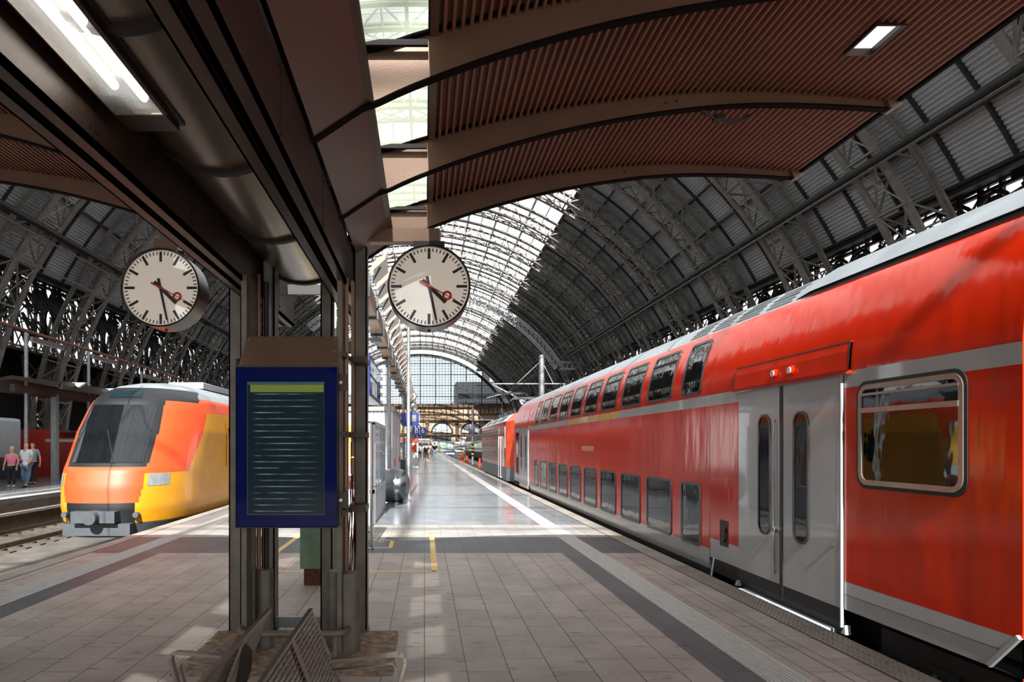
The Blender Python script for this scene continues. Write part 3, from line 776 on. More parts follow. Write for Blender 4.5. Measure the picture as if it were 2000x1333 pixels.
def fin(t, x0, x1, y0, z1):
    m = MB(); m.box(x0, x1, y0, y0+.3, .02, z1); return m.build('web_plate', 'column_grey', t)
def bpipe(t, cx, y, r, z1, mt='steel_bronze'):
    m = MB(); m.cyl((cx, y, .55), (cx, y, z1), r, 16); return m.build('drain_pipe', mt, t, smooth=True)
sleeve(tl, -1.37, 5.45, .068, .60); sleeve(tl, -1.262, 5.40, .068, .60)
fin(tl, -1.395, -1.355, 5.20, 2.9); bpipe(tl, -1.315, 5.42, .018, 2.95); bpipe(tl, -1.265, 5.46, .022, 2.9, 'steel_dark')
tr_, post = column_group(-.885, -.78, -.60, -.49, None, None, None, 'right steel column group under the canopy, with thick round base sleeve, right of the departure display')
post(-.60, -.49, 5.81, 5.97, 3.68); post(-.885, -.785, 5.81, 5.97, 3.3)
sleeve(tr_, -.71, 5.46, .072, .58); sleeve(tr_, -.578, 5.28, .082, .60)
fin(tr_, -.665, -.63, 5.20, 2.9); bpipe(tr_, -.615, 5.34, .022, 2.9); bpipe(tr_, -.645, 5.5, .03, 2.9, 'steel_dark')
# clamps and cable duct on the right group
m = MB()
for zc in (2.29, 1.68, 1.08):
    m.box(-.625, -.47, 5.5, 5.8, zc-.022, zc+.022); m.box(-.63, -.60, 5.18, 5.5, zc-.022, zc+.022)
m.build('clamp', 'steel_brown', tr_)
for zc in (2.07, 1.18):
    m = MB(); m.box(-.675, -.58, 5.165, 5.185, zc-.06, zc+.06); q = m.build('fixing_plate', 'steel_brown', tr_)
    m = MB(); m.cyl((-.632, 5.155, zc), (-.632, 5.166, zc), .013, 12); m.build('bolt', 'bolt', q)
m = MB(); m.box(-.605, -.583, 5.62, 5.70, 1.5, 2.95); m.box(-.605, -.583, 5.62, 5.70, 1.3, 1.49); dct = m.build('cable_duct', 'reflector_tan', tr_)
m = MB(); m.box(-.608, -.60, 5.61, 5.62, 1.36, 1.62); m.build('red_label', 'cable_red', dct)
m = MB()
for i in range(5):
    x = -.615+.012*i; m.tube([(x+.008*sin(z*7+i*2), 5.6+.01*cos(z*5+i), z) for z in [.5+.1*k for k in range(9)]], .0035, 6)
m.build('cable', 'cable_red', tr_)
m = MB()
for i in range(4):
    x = -.61+.012*i; m.tube([(x+.012*sin(z*6+i), 5.58+.012*cos(z*5+i*3), z) for z in [.45+.1*k for k in range(10)]], .004, 6)
m.tube([(-.60+.05*cos(a), 5.58, .52+.05*sin(a)) for a in [i*.7 for i in range(14)]], .004, 6); m.build('cable', 'cable_black', tr_)
# galvanised tie channel low between both groups, and round bumper loop
m = MB(); m.box(-1.28, -.885, 5.85, 5.90, .03, .12)
for x in (-1.25, -.91): m.cyl((x, 5.84, .075), (x, 5.85, .075), .014, 10)
tag(m.build('tie_channel', 'galv', loc=(-1.08, 5.87, .03)), 'grey steel channel bolted low between the two column groups, above the cobbles', 'steel channel')
m = MB(); r = .024; zl = .2
pts = [(-1.38, 5.33, zl), (-1.39, 5.2, zl), (-1.385, 5.11, zl), (-1.35, 5.06, zl), (-1.28, 5.04, zl), (-.7, 5.04, zl), (-.62, 5.06, zl), (-.585, 5.11, zl), (-.58, 5.2, zl)]
m.tube(pts, r, 12); m.cyl((-.66, 5.06, .0), (-.66, 5.06, zl), .02, 12); m.cyl((-1.3, 5.06, .0), (-1.3, 5.06, zl), .02, 12)
tag(m.build('bumper_rail', 'column_grey', smooth=True), 'round grey tube rail bent around the column bases behind the benches', 'rail')

# ---------------------------------------------------------------- clock arms and clocks
def arm(x0, x1, y, lab, bx):
    t = thing('clock_arm', ((x0+x1)/2, y, 3.3), lab, 'bracket')
    m = MB(); m.box(x0, x1, y-.05, y+.05, 3.295, 3.41); m.build('box_arm', 'steel_bronze', t, bevel=.003)
    m = MB(); m.cyl((bx, y-.06, 3.35), (bx, y-.05, 3.35), .032, 16); m.cyl((bx, y-.072, 3.35), (bx, y-.06, 3.35), .018, 6); m.build('bolt', 'steel_dark', t)
    m = MB(); m.box(x0-.002, x0, y-.045, y+.045, 3.30, 3.405) if x0 < -1.5 else m.box(x1, x1+.002, y-.045, y+.045, 3.30, 3.405); m.build('end_plate', 'steel_bronze', t)
arm(-.64, .127, 5.75, 'brown steel arm reaching right from the column, holding the right clock', -.55)
arm(-2.37, -1.27, 6.03, 'brown steel arm reaching left from the column, holding the left clock', -1.33)
def clock(cx, cy, cz, Rr, lab, back=.12):
    t = thing('station_clock', (cx, cy, cz-Rr), lab, 'clock', 'round station clocks on the canopy columns')
    m = MB(); m.cyl((cx, cy-.005, cz), (cx, cy+2*back, cz), Rr, 64); m.build('case', 'clock_rim', t, smooth=True)
    m = MB(); ring = []
    pr = [(Rr, -.0), (Rr, -.03), (Rr*.985, -.036), (Rr*.955, -.03), (Rr*.95, -.004)]
    n = 72; vs = [(cx+r*cos(2*pi*i/n), cy+d, cz+r*sin(2*pi*i/n)) for r, d in pr for i in range(n)]
    m.add(vs, [(j*n+i, j*n+(i+1)%n, (j+1)*n+(i+1)%n, (j+1)*n+i) for j in range(len(pr)-1) for i in range(n)]); m.build('bezel', 'clock_rim', t, smooth=True)
    yf = cy-.008
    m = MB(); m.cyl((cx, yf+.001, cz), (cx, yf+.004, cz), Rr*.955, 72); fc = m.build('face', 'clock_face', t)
    m = MB()
    for i in range(60):
        a = 2*pi*i/60; L, wd = (.135, .032) if i % 5 == 0 else (.045, .014)
        L *= Rr/.345*.345/.345; r1 = Rr*.92; r0 = r1-Rr*(.26 if i % 5 == 0 else .085); wd = Rr*(.068 if i % 5 == 0 else .028)
        dx, dz = sin(a), cos(a); px, pz = dz*wd/2, -dx*wd/2
        m.add([(cx+dx*r0-px, yf, cz+dz*r0-pz), (cx+dx*r0+px, yf, cz+dz*r0+pz), (cx+dx*r1+px, yf, cz+dz*r1+pz), (cx+dx*r1-px, yf, cz+dz*r1-pz)], [(0, 1, 2, 3)])
    m.build('minute_marks', 'clock_mark', fc)
    def hand(nm, deg, tail, ln, w0, w1, y, mt):
        a = radians(deg); d = Vector((sin(a), 0, cos(a))); p = Vector((cos(a), 0, -sin(a))); c = Vector((cx, y, cz))
        m = MB(); A, B = c-d*tail, c+d*ln
        vs = [A-p*w0/2, A+p*w0/2, B+p*w1/2, B-p*w1/2]; m.add([tuple(v) for v in vs]+[tuple(v+Vector((0, -.003, 0))) for v in vs], [(0,1,2,3),(7,6,5,4),(0,4,5,1),(1,5,6,2),(2,6,7,3),(3,7,4,0)]); return m, c, d
    m, c, d = hand('hour_hand', 134, Rr*.22, Rr*.56, Rr*.085, Rr*.10, yf-.006, 0); m.build('hour_hand', 'clock_mark', t)
    m, c, d = hand('minute_hand', 168, Rr*.24, Rr*.84, Rr*.075, Rr*.05, yf-.010, 0); m.build('minute_hand', 'clock_mark', t)
    m, c, d = hand('second_hand', 118, Rr*.26, Rr*.72, Rr*.05, Rr*.012, yf-.014, 0)
    q = c+d*Rr*.49; n = 24; vs = []
    for rr_, dy in ((.115, 0), (.062, 0), (.062, -.003), (.115, -.003)):
        vs += [(q.x+Rr*rr_*cos(2*pi*i/n), q.y+dy, q.z+Rr*rr_*sin(2*pi*i/n)) for i in range(n)]
    m.add(vs, [(j*n+i, j*n+(i+1)%n, ((j+1)%4)*n+(i+1)%n, ((j+1)%4)*n+i) for j in range(4) for i in range(n)])
    m.cyl((cx, yf-.02, cz), (cx, yf-.004, cz), Rr*.035, 16); m.build('second_hand', 'hand_red', t)
    m = MB(); m.box(cx-.13, cx+.13, cy+.06, cy+.19, cz+Rr-.006, 3.296); m.build('hanger', 'steel_dark', t)
    m = MB(); m.cyl((cx, cy-.0305, cz), (cx, cy-.029, cz), Rr*.952, 64); m.build('cover_glass', 'clock_glass', t)
    m = MB(); m.cyl((cx, cy+back, cz-Rr-.012), (cx, cy+back, cz-Rr+.01), .012, 8); m.build('drain_plug', 'steel_dark', t)
clock(.038, 5.62, 2.902, .341, 'round white station clock with red second hand, hanging right of the column')
clock(-2.265, 5.87, 2.947, .339, 'round white station clock with red second hand, hanging left under the dark beam')

# ---------------------------------------------------------------- fluorescent lamp under the beams
x0, x1, zb_, yf_ = -1.333, -1.114, 3.015, 2.93
t = thing('fluorescent_lamp', ((x0+x1)/2, 2.2, zb_), 'long lit fluorescent lamp with two tubes hanging under the canopy beams', 'lamp')
m = MB(); m.box(x0-.002, x0+.006, 1.2, yf_, zb_, zb_+.10); m.box(x1-.006, x1+.012, 1.2, yf_, zb_, zb_+.10); m.box(x0, x1, 1.2, yf_, zb_+.09, zb_+.10)
m.add([(x0, yf_, zb_), (x1, yf_, zb_), (x1+.004, yf_+.165, zb_+.006), (x0+.004, yf_+.165, zb_+.006), (x0, yf_, zb_+.1), (x1, yf_, zb_+.1), (x1+.004, yf_+.165, zb_+.1), (x0+.004, yf_+.165, zb_+.1)], [(0,3,2,1),(4,5,6,7),(0,1,5,4),(1,2,6,5),(2,3,7,6),(3,0,4,7)])
m.box(x1+.0, x1+.03, 1.2, yf_+.165, zb_+.03, zb_+.12)
hs = m.build('housing', 'steel_brown', t)
m = MB(); m.box(x0+.006, x1-.006, 1.2, yf_-.02, zb_+.075, zb_+.088); m.build('reflector', 'stainless', t)
for x, e in ((x0+.075, yf_-.16), (x1-.065, yf_-.06)):
    m = MB(); m.cyl((x, 1.2, zb_+.045), (x, e, zb_+.045), .017, 14); m.sphere((x, e, zb_+.045), .017, 12, 8); tb = m.build('tube', 'tube_light', t, smooth=True)
m = MB(); m.box(x0+.004, x1-.004, 1.2, yf_-.01, zb_+.001, zb_+.004); m.build('cover', 'case_glass', t)
m = MB(); m.box(x0+.02, x0+.05, 1.6, 1.65, zb_+.1, 3.2); m.box(x1-.05, x1-.02, 2.5, 2.55, zb_+.1, 3.13); m.build('hanger', 'steel_dark', t)

# ---------------------------------------------------------------- departure display
yd = 5.10; x0, x1, z0, z1 = (461-VX)*yd/F, (658-VX)*yd/F, EYE-(1030-VY)*yd/F, EYE-(718-VY)*yd/F
t = thing('departure_display', ((x0+x1)/2, yd, z0), 'blue framed departure display under a brown sheet-metal hood, between the column groups', 'display')
m = MB(); m.box(x0, x1, yd, yd+.1, z0, z1); m.build('case', 'blue_deep', t, bevel=.004)
m = MB(); m.box(x0-.004, x0, yd-.004, yd+.1, z0-.004, z1+.004); m.box(x1, x1+.004, yd-.004, yd+.1, z0-.004, z1+.004); m.box(x0, x1, yd-.004, yd+.1, z0-.008, z0); m.box(x0, x1, yd-.004, yd+.1, z1, z1+.008); m.build('frame', 'black', t)
sx0, sx1, sz0, sz1 = (484-VX)*yd/F, (633-VX)*yd/F, EYE-(1005-VY)*yd/F, EYE-(747-VY)*yd/F
m = MB(); m.box(sx0-.004, sx1+.002, yd-.003, yd-.001, sz0-.004, sz1+.002); m.build('screen_border', 'screen_edge', t)
m = MB(); m.box(sx0, sx1, yd-.006, yd-.003, sz0, sz1-.02); m.build('screen', 'screen', t)
m = MB(); m.box(sx0+.02, sx1-.003, yd-.0075, yd-.006, sz1-.075, sz1-.02); m.build('header_row', 'screen_green', t)
zt_ = EYE-(658-VY)*5.2/F
m = MB(); ya = yd-.01; yb_ = 5.19
xa0, xa1, xb0, xb1 = (465-VX)*ya/F, (657-VX)*ya/F, (484-VX)*yb_/F, (658-VX)*yb_/F
m.add([(xa0, ya, z1+.008), (xa1, ya, z1+.008), (xb1, yb_, zt_), (xb0, yb_, zt_), (xa0, 5.28, z1+.008), (xa1, 5.28, z1+.008), (xb1, 5.28, zt_), (xb0, 5.28, zt_)], [(0,1,2,3),(4,7,6,5),(0,4,5,1),(1,5,6,2),(2,6,7,3),(3,7,4,0)])
hd = m.build('hood', 'steel_bronze', t)
m = MB()
for f in (.1, .5, .9):
    for sgn in (0, 1):
        xx = (xa0+(xb0-xa0)*f+.018) if sgn == 0 else (xa1+(xb1-xa1)*f-.018); yy = ya+(yb_-ya)*f; zz = z1+.008+(zt_-z1-.008)*f
        m.sphere((xx, yy-.002, zz), .006, 8, 6)
m.build('rivets', 'bolt', hd)
m = MB(); m.box(x1-.01, -.66, 5.14, 5.2, 1.14, 1.2); m.box(x1-.01, -.66, 5.14, 5.2, 2.02, 2.08); m.box(-1.42, x0+.01, 5.14, 5.22, 2.18, 2.25); m.box(-1.39, -1.36, 5.14, 5.21, 1.15, 1.2); m.build('mount', 'steel_dark', t)

# ---------------------------------------------------------------- steel mesh benches, back to back
def bench(s, lab):      # s=+1 faces right
    xt = -.514 if s > 0 else -.702; yF = 3.09; yN = .9
    t = thing('mesh_bench', (xt+s*.2, 2.0, 0), lab, 'bench')
    back = [(xt, .85), (xt+s*.035, .76), (xt+s*.09, .62), (xt+s*.14, .50), (xt+s*.20, .44)]
    seat = [(xt+s*.20, .44), (xt+s*.3, .425), (xt+s*.45, .43), (xt+s*.54, .445), (xt+s*.57, .42)]
    prof = back+seat[1:]
    for nm, pf, n in (('backrest', back, 23), ('seat', seat, 21)):
        m = MB(); L = [0]
        for a, b in zip(pf[:-1], pf[1:]): L.append(L[-1]+sqrt((a[0]-b[0])**2+(a[1]-b[1])**2))
        def at(d):
            for i in range(len(pf)-1):
                if d <= L[i+1]: f = (d-L[i])/(L[i+1]-L[i]); return (pf[i][0]+(pf[i+1][0]-pf[i][0])*f, pf[i][1]+(pf[i+1][1]-pf[i][1])*f)
            return pf[-1]
        for i in range(n+1):     # slats running along the bench
            x, z = at(L[-1]*i/n); m.bar((x, yN, z), (x, yF, z), .008 if 0 < i < n else .018, .008 if 0 < i < n else .018)
        k = 0; y = yN
        while y <= yF+.001:
            for i in range(len(pf)-1): m.bar((pf[i][0], y, pf[i][1]), (pf[i+1][0], y, pf[i+1][1]), .0025, .0025, (0, 1, 0))
            y += .075
        for yy in (yN, yF): m.strip([(p[0], yy, p[1]) for p in pf], .012, .02, (0, 1, 0))
        m.build(nm, 'stainless', t)
    for yy in (1.3, 2.62):
        m = MB(); n = len(prof)-2
        m.strip([(p[0]-s*.012, yy, p[1]-.004) for p in prof[:-1]], .012, .05, (0, 1, 0)); b_ = m.build('support_strap', 'stainless', t)
        m = MB(); m.ribbon([(p[0]+s*.006, p[1]+.003) for p in back], [(p[0]+s*.009, p[1]+.003) for p in back], yy-.022, yy+.022); m.build('strap_cover', 'stainless', b_)
        m = MB(); m.box(xt+s*.18-.03, xt+s*.18+.03, yy-.03, yy+.03, .0, .42); m.box(xt+s*.3-.25, xt+s*.3+.25, yy-.03, yy+.03, .36, .41); m.box(xt+s*.2-.1, xt+s*.2+.1, yy-.08, yy+.08, 0, .012); m.build('leg', 'steel_dark', t)
    m = MB(); m.box(xt+s*.13-.03, xt+s*.13+.03, yN, yF-.1, .36, .42); m.build('carrier', 'steel_dark', t)
    for yy in ((3.02,) if s > 0 else (3.05,)):
        m = MB(); a = xt+s*.10; b = a+s*.33
        pts = [(a, yy, .645), (b-s*.03, yy, .672), (b-s*.006, yy, .664), (b, yy, .64), (b-s*.01, yy, .6), (b-s*.06, yy, .43)]
        m.strip(pts, .014, .034, (0, 1, 0)); m.strip([(a, yy, .60), (b-s*.055, yy, .632), (b-s*.04, yy, .61), (b-s*.09, yy, .43)], .004, .03, (0, 1, 0)); m.build('armrest', 'stainless', t)
    if s > 0:
        q = at(0); m = MB(); m.add([(xt+.075, 2.60, .665), (xt+.075, 2.64, .665), (xt+.09, 2.64, .632), (xt+.09, 2.60, .632)], [(0, 1, 2, 3)]); m.build('sticker', 'sticker_teal', t)
    else:
        for yy in (1.8, 2.62): m = MB(); m.prism([(xt+.01, .83), (xt+.035, .80), (xt+.03, .72), (xt-.02, .6), (xt-.03, .62)], yy-.03, yy+.03); m.build('back_bracket', 'steel_dark', t)
bench(1, 'perforated steel bench facing the red train, its grid backrest leaning right')
bench(-1, 'perforated steel bench facing the left track, seen from behind its backrest')
# ================================================================ RED DOUBLE-DECK COACH
XS = 3.62
PROF = [(XS+.10, -.42), (XS+.03, -.05), (XS, .18), (XS, 2.25), (XS+.012, 2.42), (XS+.045, 2.6), (XS+.10, 2.8), (XS+.18, 3.0), (XS+.235, 3.085), (XS+.36, 3.22), (XS+.53, 3.34), (XS+.78, 3.45), (XS+1.1, 3.53), (XS+1.4, 3.56)]
def sx(z):
    for (a, b), (c, d) in zip(PROF[:-1], PROF[1:]):
        if b <= z <= d: return a+(c-a)*(z-b)/(d-b)
    return PROF[-1][0]
def prof_norm(z):
    a, b = sx(z-.02), sx(z+.02); v = Vector((-.04, 0, (b-a))); v = Vector((-.04, 0, -(a-b))); n = Vector((-.04, 0, (b-a))); return n.normalized()
CY0, CY1, DL, DR = 4.13, 27.5, 7.84, 5.90
XR = 2*(XS+1.4)
def coach_body(name, y0, y1, cuts, colour, parent, zlev, mats):
    m = MB(); ys = sorted(set([y0, y1]+[c for c in cuts if y0 < c < y1]))
    yy = []
    for a, b in zip(ys[:-1], ys[1:]):
        n = max(1, int((b-a)/1.5)); yy += [a+(b-a)*i/n for i in range(n)]
    yy.append(y1)
    zz = sorted(set([b for _, b in PROF]+zlev))
    for a, b in zip(yy[:-1], yy[1:]):
        for c, d in zip(zz[:-1], zz[1:]):
            k = colour((a+b)/2, (c+d)/2)
            if k is None: continue
            for f in (lambda x: x, lambda x: XR-x):
                m.add([(f(sx(c)), a, c), (f(sx(c)), b, c), (f(sx(d)), b, d), (f(sx(d)), a, d)], [(0, 1, 2, 3)], k)
    for y in (y0, y1):
        pl = [(sx(z), z) for z in zz]; poly = pl+[(XR-a, b) for a, b in reversed(pl[:-1])]
        m.add([(a, y, b) for a, b in poly], [tuple(range(len(poly)))], 0)
    m.box(sx(-.4)+.02, XR-sx(-.4)-.02, y0, y1, -.42, -.40, 3)
    return m.build(name, mats, parent, smooth=True)
train = thing('double_deck_coach', (5.02, 15.8, -.85), 'glossy red double-deck passenger coach with grey doors standing at the right platform', 'train coach')
def col_coach(y, z):    # 0 red 1 grey 2 roof 3 black 4 yellow
    door = DR < y < DL or 23.7 < y < 25.95
    if z > 3.085: return 2
    if door and z < 2.2: return 1 if z > .05 else 3
    if 2.09 < z < 2.228: return 4 if 12.69 < y < 17.13 else 1
    low = y > 8.66 and y < 23.4
    if z > (.28 if low else .42): return 0
    if z > (.02 if low else .18): return 1
    if low: return 3
    return None if z < .0 else 3 if z < .18 and not (4.3 < y < DR) else None
coach_body('body', CY0, CY1, [DL, DR, 8.66, 12.69, 17.13, 23.4, 23.7, 25.95], col_coach, train, [2.09, 2.228, 2.2, .42, .28, .18, .05, .02, 0], ['train_red', 'train_grey', 'train_roof', 'under_dark', 'train_yellow_strip'])
# skirt panel edges
m = MB(); m.box(XS-.004, XS+.01, 4.3, DR-.01, .31, .314); m.box(XS-.002, XS, 8.655, 8.665, .02, 2.09); m.box(XS-.003, XS, DL+.002, DL+.012, .18, 2.2); m.box(XS-.003, XS, DR-.012, DR-.002, .18, 2.2)
m.build('panel_seam', 'window_rim', train)
m = MB(); m.add([(XS, 4.13, .18), (XS, 4.35, .18), (XS, 4.13, .42), (XS+.04, 4.13, .18), (XS+.04, 4.35, .18), (XS+.04, 4.13, .42)], [(0,1,2),(3,5,4),(0,3,4,1),(1,4,5,2),(2,5,3,0)])
m.bar((XS-.01, 4.36, .19), (XS-.01, 4.14, .43), .03); m.build('skirt_end', 'train_grey', train)
# rounded-rect overlays that follow the side profile
def rrect(y0, y1, z0, z1, r, n=6):
    pts = []
    for cy, cz, a0 in ((y1-r, z1-r, 0), (y0+r, z1-r, 90), (y0+r, z0+r, 180), (y1-r, z0+r, 270)):
        for i in range(n+1): a = radians(a0+90*i/n); pts.append((cy+r*cos(a), cz+r*sin(a)))
    return pts
def side_patch(pts, off, nz=8):      # filled patch with z subdivisions so it follows the curve
    z0 = min(p[1] for p in pts); z1 = max(p[1] for p in pts); m = MB()
    def span(z):
        ys = []
        n = len(pts)
        for i in range(n):
            (a, b), (c, d) = pts[i], pts[(i+1) % n]
            if (b-z)*(d-z) <= 0 and b != d: ys.append(a+(c-a)*(z-b)/(d-b))
        return (min(ys), max(ys)) if ys else None
    zs = sorted(set([z0+1e-4, z1-1e-4]+[z0+(z1-z0)*i/nz for i in range(1, nz)]+[p[1] for p in pts if z0+1e-3 < p[1] < z1-1e-3]))
    rows = [(z, span(z)) for z in zs]; rows = [(z, s) for z, s in rows if s]
    for (za, sa), (zb, sb) in zip(rows[:-1], rows[1:]):
        m.add([(sx(za)-off, sa[0], za), (sx(za)-off, sa[1], za), (sx(zb)-off, sb[1], zb), (sx(zb)-off, sb[0], zb)], [(0, 1, 2, 3)])
    return m
def side_ring(pts, w, off, dep):
    cy = sum(p[0] for p in pts)/len(pts); cz = sum(p[1] for p in pts)/len(pts); n = len(pts); inn = []
    for i in range(n):
        a, b, c = pts[i-1], pts[i], pts[(i+1) % n]; t = Vector((c[0]-a[0], c[1]-a[1])).normalized(); nrm = Vector((-t.y, t.x))
        inn.append((b[0]+nrm.x*w, b[1]+nrm.y*w))
    # densify
    def den(l):
        o = []
        for i in range(n):
            a, b = l[i], l[(i+1) % n]; k = 6 if abs(a[1]-b[1]) > .15 else 1
            o += [(a[0]+(b[0]-a[0])*q/k, a[1]+(b[1]-a[1])*q/k) for q in range(k)]
        return o
    P = den(pts); m = MB()
    Q = []
    for i in range(n):
        a, b = inn[i], inn[(i+1) % n]; k = 6 if abs(pts[i][1]-pts[(i+1) % n][1]) > .15 else 1
        Q += [(a[0]+(b[0]-a[0])*q/k, a[1]+(b[1]-a[1])*q/k) for q in range(k)]
    N_ = len(P)
    vs = [(sx(b)-0.0, a, b) for a, b in P]+[(sx(b)-off-dep, a, b) for a, b in P]+[(sx(b)-off-dep, a, b) for a, b in Q]+[(sx(b)-0.0, a, b) for a, b in Q]
    m.add(vs, [(j*N_+i, j*N_+(i+1) % N_, (j+1)*N_+(i+1) % N_, (j+1)*N_+i) for j in range(3) for i in range(N_)])
    return m
def window(y0, y1, z0, z1, parent, r=.09, split=None, vent=False, rim='window_rim', rw=.035):
    P = rrect(y0, y1, z0, z1, r); o = side_ring(P, rw, .002, .012).build('window', rim, parent)
    side_patch(rrect(y0+.01, y1-.01, z0+.01, z1-.01, r), .004).build('pane', 'window_dark', o)
    if split:
        m = MB(); m.box(sx(split)-.014, sx(split)-.003, y0+.02, y1-.02, split-.02, split+.02); m.build('transom', rim, o)
    return o
small = (8.94, 9.615)
wins = [small]+[(10.0+1.455*k, 11.1+1.455*k) for k in range(8)]+[(21.7, 22.4)]
for i, (a, b) in enumerate(wins):
    window(a, b, .26, 1.09, train, split=None)
    window(a, b, 2.27, 3.0, train, split=2.83 if i in (1, 2, 3, 4, 6) else None, rim='window_rim')
o = window(4.575, 5.68, 1.27, 2.09, train, r=.1, rim='window_alu', rw=.04)
m = MB(); m.box(XS-.02, XS-.003, 4.61, 5.64, 1.86, 1.90); m.box(XS-.018, XS-.003, 4.61, 5.64, 2.0, 2.02); m.build('transom', 'window_alu', o)
m = MB(); P = rrect(4.545, 5.71, 1.24, 2.12, .12); side_ring(P, .03, .001, .006).build('gasket', 'rubber', o)
# doors
def leaf(y0, y1, hy0, hy1, side):
    m = MB(); m.box(XS-.022, XS-.002, y0, y1, .05, .185, 1); m.box(XS-.022, XS-.002, y0, y1, .185, 2.19, 0)
    d = m.build('door', ['train_grey', 'train_black'], train, bevel=.003)
    old = globals()['PROF']
    P = rrect(hy0, hy1, .65, 1.92, .12, 8)
    for nm, mt, mm in (('window_rim', 'window_rim', side_ring(P, .022, .022, .012)), ('pane', 'window_dark', side_patch(rrect(hy0+.008, hy1-.008, .658, 1.912, .115, 8), .026))):
        mm.build(nm, mt, d)
    return d
d1 = leaf(6.90, DL-.02, 7.09, 7.35, 0); d2 = leaf(DR+.02, 6.86, 6.39, 6.655, 1)
m = MB(); m.box(XS-.027, XS, 6.85, 6.91, .05, 2.19); m.build('door_seal', 'rubber', train)
m = MB(); m.box(XS-.024, XS-.0, DR-.004, DR+.010, .02, 2.2); m.build('door_edge', 'pale_grey', train)
m = MB(); m.bar((XS-.045, 6.975, .28), (XS-.045, 6.975, 1.86), .016); m.bar((XS-.045, 6.975, .3), (XS-.02, 6.975, .3), .016); m.bar((XS-.045, 6.975, 1.84), (XS-.02, 6.975, 1.84), .016); m.build('handle_bar', 'chrome', d1)
m = MB(); m.cyl((XS-.022, 6.975, .733), (XS-.055, 6.975, .733), .033, 18); bt = m.build('door_button', 'chrome', d1)
m = MB(); m.cyl((XS-.055, 6.975, .733), (XS-.06, 6.975, .733), .024, 18); m.build('button_lens', 'green_paint', bt)
m = MB(); m.cyl((XS-.022, 6.03, .71), (XS-.034, 6.03, .71), .018, 14); m.build('door_lock', 'chrome', d2)
# header over the doors with two lamps
m = MB(); zz = [2.215, 2.25, 2.3, 2.4, 2.48]
for y0_, y1_, off in ((5.80, 7.93, .018),):
    for a, b in zip(zz[:-1], zz[1:]): m.add([(sx(a)-off, y0_, a), (sx(a)-off, y1_, a), (sx(b)-off, y1_, b), (sx(b)-off, y0_, b), (sx(a)+.01, y0_, a), (sx(a)+.01, y1_, a), (sx(b)+.01, y1_, b), (sx(b)+.01, y0_, b)], [(0,1,2,3),(0,3,7,4),(1,5,6,2),(3,2,6,7),(0,4,5,1)])
m.box(XS-.045, XS, 5.79, 7.94, 2.205, 2.222)
h = m.build('door_header', 'train_red', train)
m = MB(); side_ring(rrect(5.80, 7.93, 2.225, 2.485, .01, 2), .012, .018, .002).build('header_outline', 'train_black', h)
for y in (7.02, 6.70):
    m = MB(); m.cyl((sx(2.33), y, 2.33), (sx(2.33)-.045, y, 2.33), .045, 20); q = m.build('lamp_housing', 'train_red', h, smooth=True)
    m = MB(); m.cyl((sx(2.33)-.045, y, 2.33), (sx(2.33)-.055, y, 2.33), .033, 20); m.build('lamp_lens', 'lens_glow', q)
# far door
for a, b in ((23.75, 24.8), (24.86, 25.9)):
    m = MB(); m.box(XS-.02, XS-.002, a, b, .05, 2.19); d = m.build('door', 'train_grey', train)
    c = (a+b)/2; side_patch(rrect(c-.13, c+.13, .65, 1.92, .12), .024).build('pane', 'window_dark', d)
m = MB(); m.box(XS-.03, XS, 23.6, 26.05, 2.2, 2.25); m.build('rain_strip', 'train_red', train)
m = MB(); side_patch(rrect(26.3, 26.9, .5, 1.1, .03), .006).build('vent_grille', 'rust', train); side_patch(rrect(26.3, 26.9, 1.75, 2.05, .05), .006).build('destination_panel', 'window_dark', train)
side_patch(rrect(26.35, 26.85, 1.2, 1.65, .03), .006).build('notice_panel', 'white_paint', train)
# power socket recess, number plate, step, chocks
m = MB(); m.box(XS-.003, XS+.002, 8.13, 8.36, .37, .685); q = m.build('socket_recess', 'black', train)
m = MB(); m.cyl((XS-.012, 8.22, .5), (XS-.003, 8.22, .5), .05, 12); m.bar((XS-.015, 8.2, .6), (XS-.015, 8.25, .42), .02); m.build('socket', 'rust', q)
m = MB(); 
for zz_, hh in ((1.56, .012), (1.53, .012), (1.50, .01), (1.47, .01)): m.box(XS-.003, XS, 14.6, 15.7, zz_-hh/2, zz_+hh/2)
side_ring(rrect(14.5, 15.9, 1.42, 1.62, .02, 2), .012, .001, .002).build('number_frame', 'stone_dark', train); m.build('number_lines', 'yellow_sign', train)
m = MB(); m.box(XS-.10, XS+.1, 6.05, 7.75, -.07, -.03); m.build('door_step', 'pale_grey', train)
m = MB(); m.add([(XS-.02, 5.84, -.03), (XS-.02, 5.90, -.03), (XS-.02, 5.85, .05), (XS+.03, 5.84, -.03), (XS+.03, 5.90, -.03), (XS+.03, 5.85, .05)], [(0,1,2),(3,5,4),(0,3,4,1),(1,4,5,2),(2,5,3,0)])
m.add([(XS-.02, 7.86, -.03), (XS-.02, 7.92, -.03), (XS-.02, 7.87, .04), (XS+.03, 7.86, -.03), (XS+.03, 7.92, -.03), (XS+.03, 7.87, .04)], [(0,1,2),(3,5,4),(0,3,4,1),(1,4,5,2),(2,5,3,0)])
m.bar((XS-.004, 8.60, -.05), (XS-.004, 8.52, .18), .02); m.build('step_guard', 'pale_grey', train)
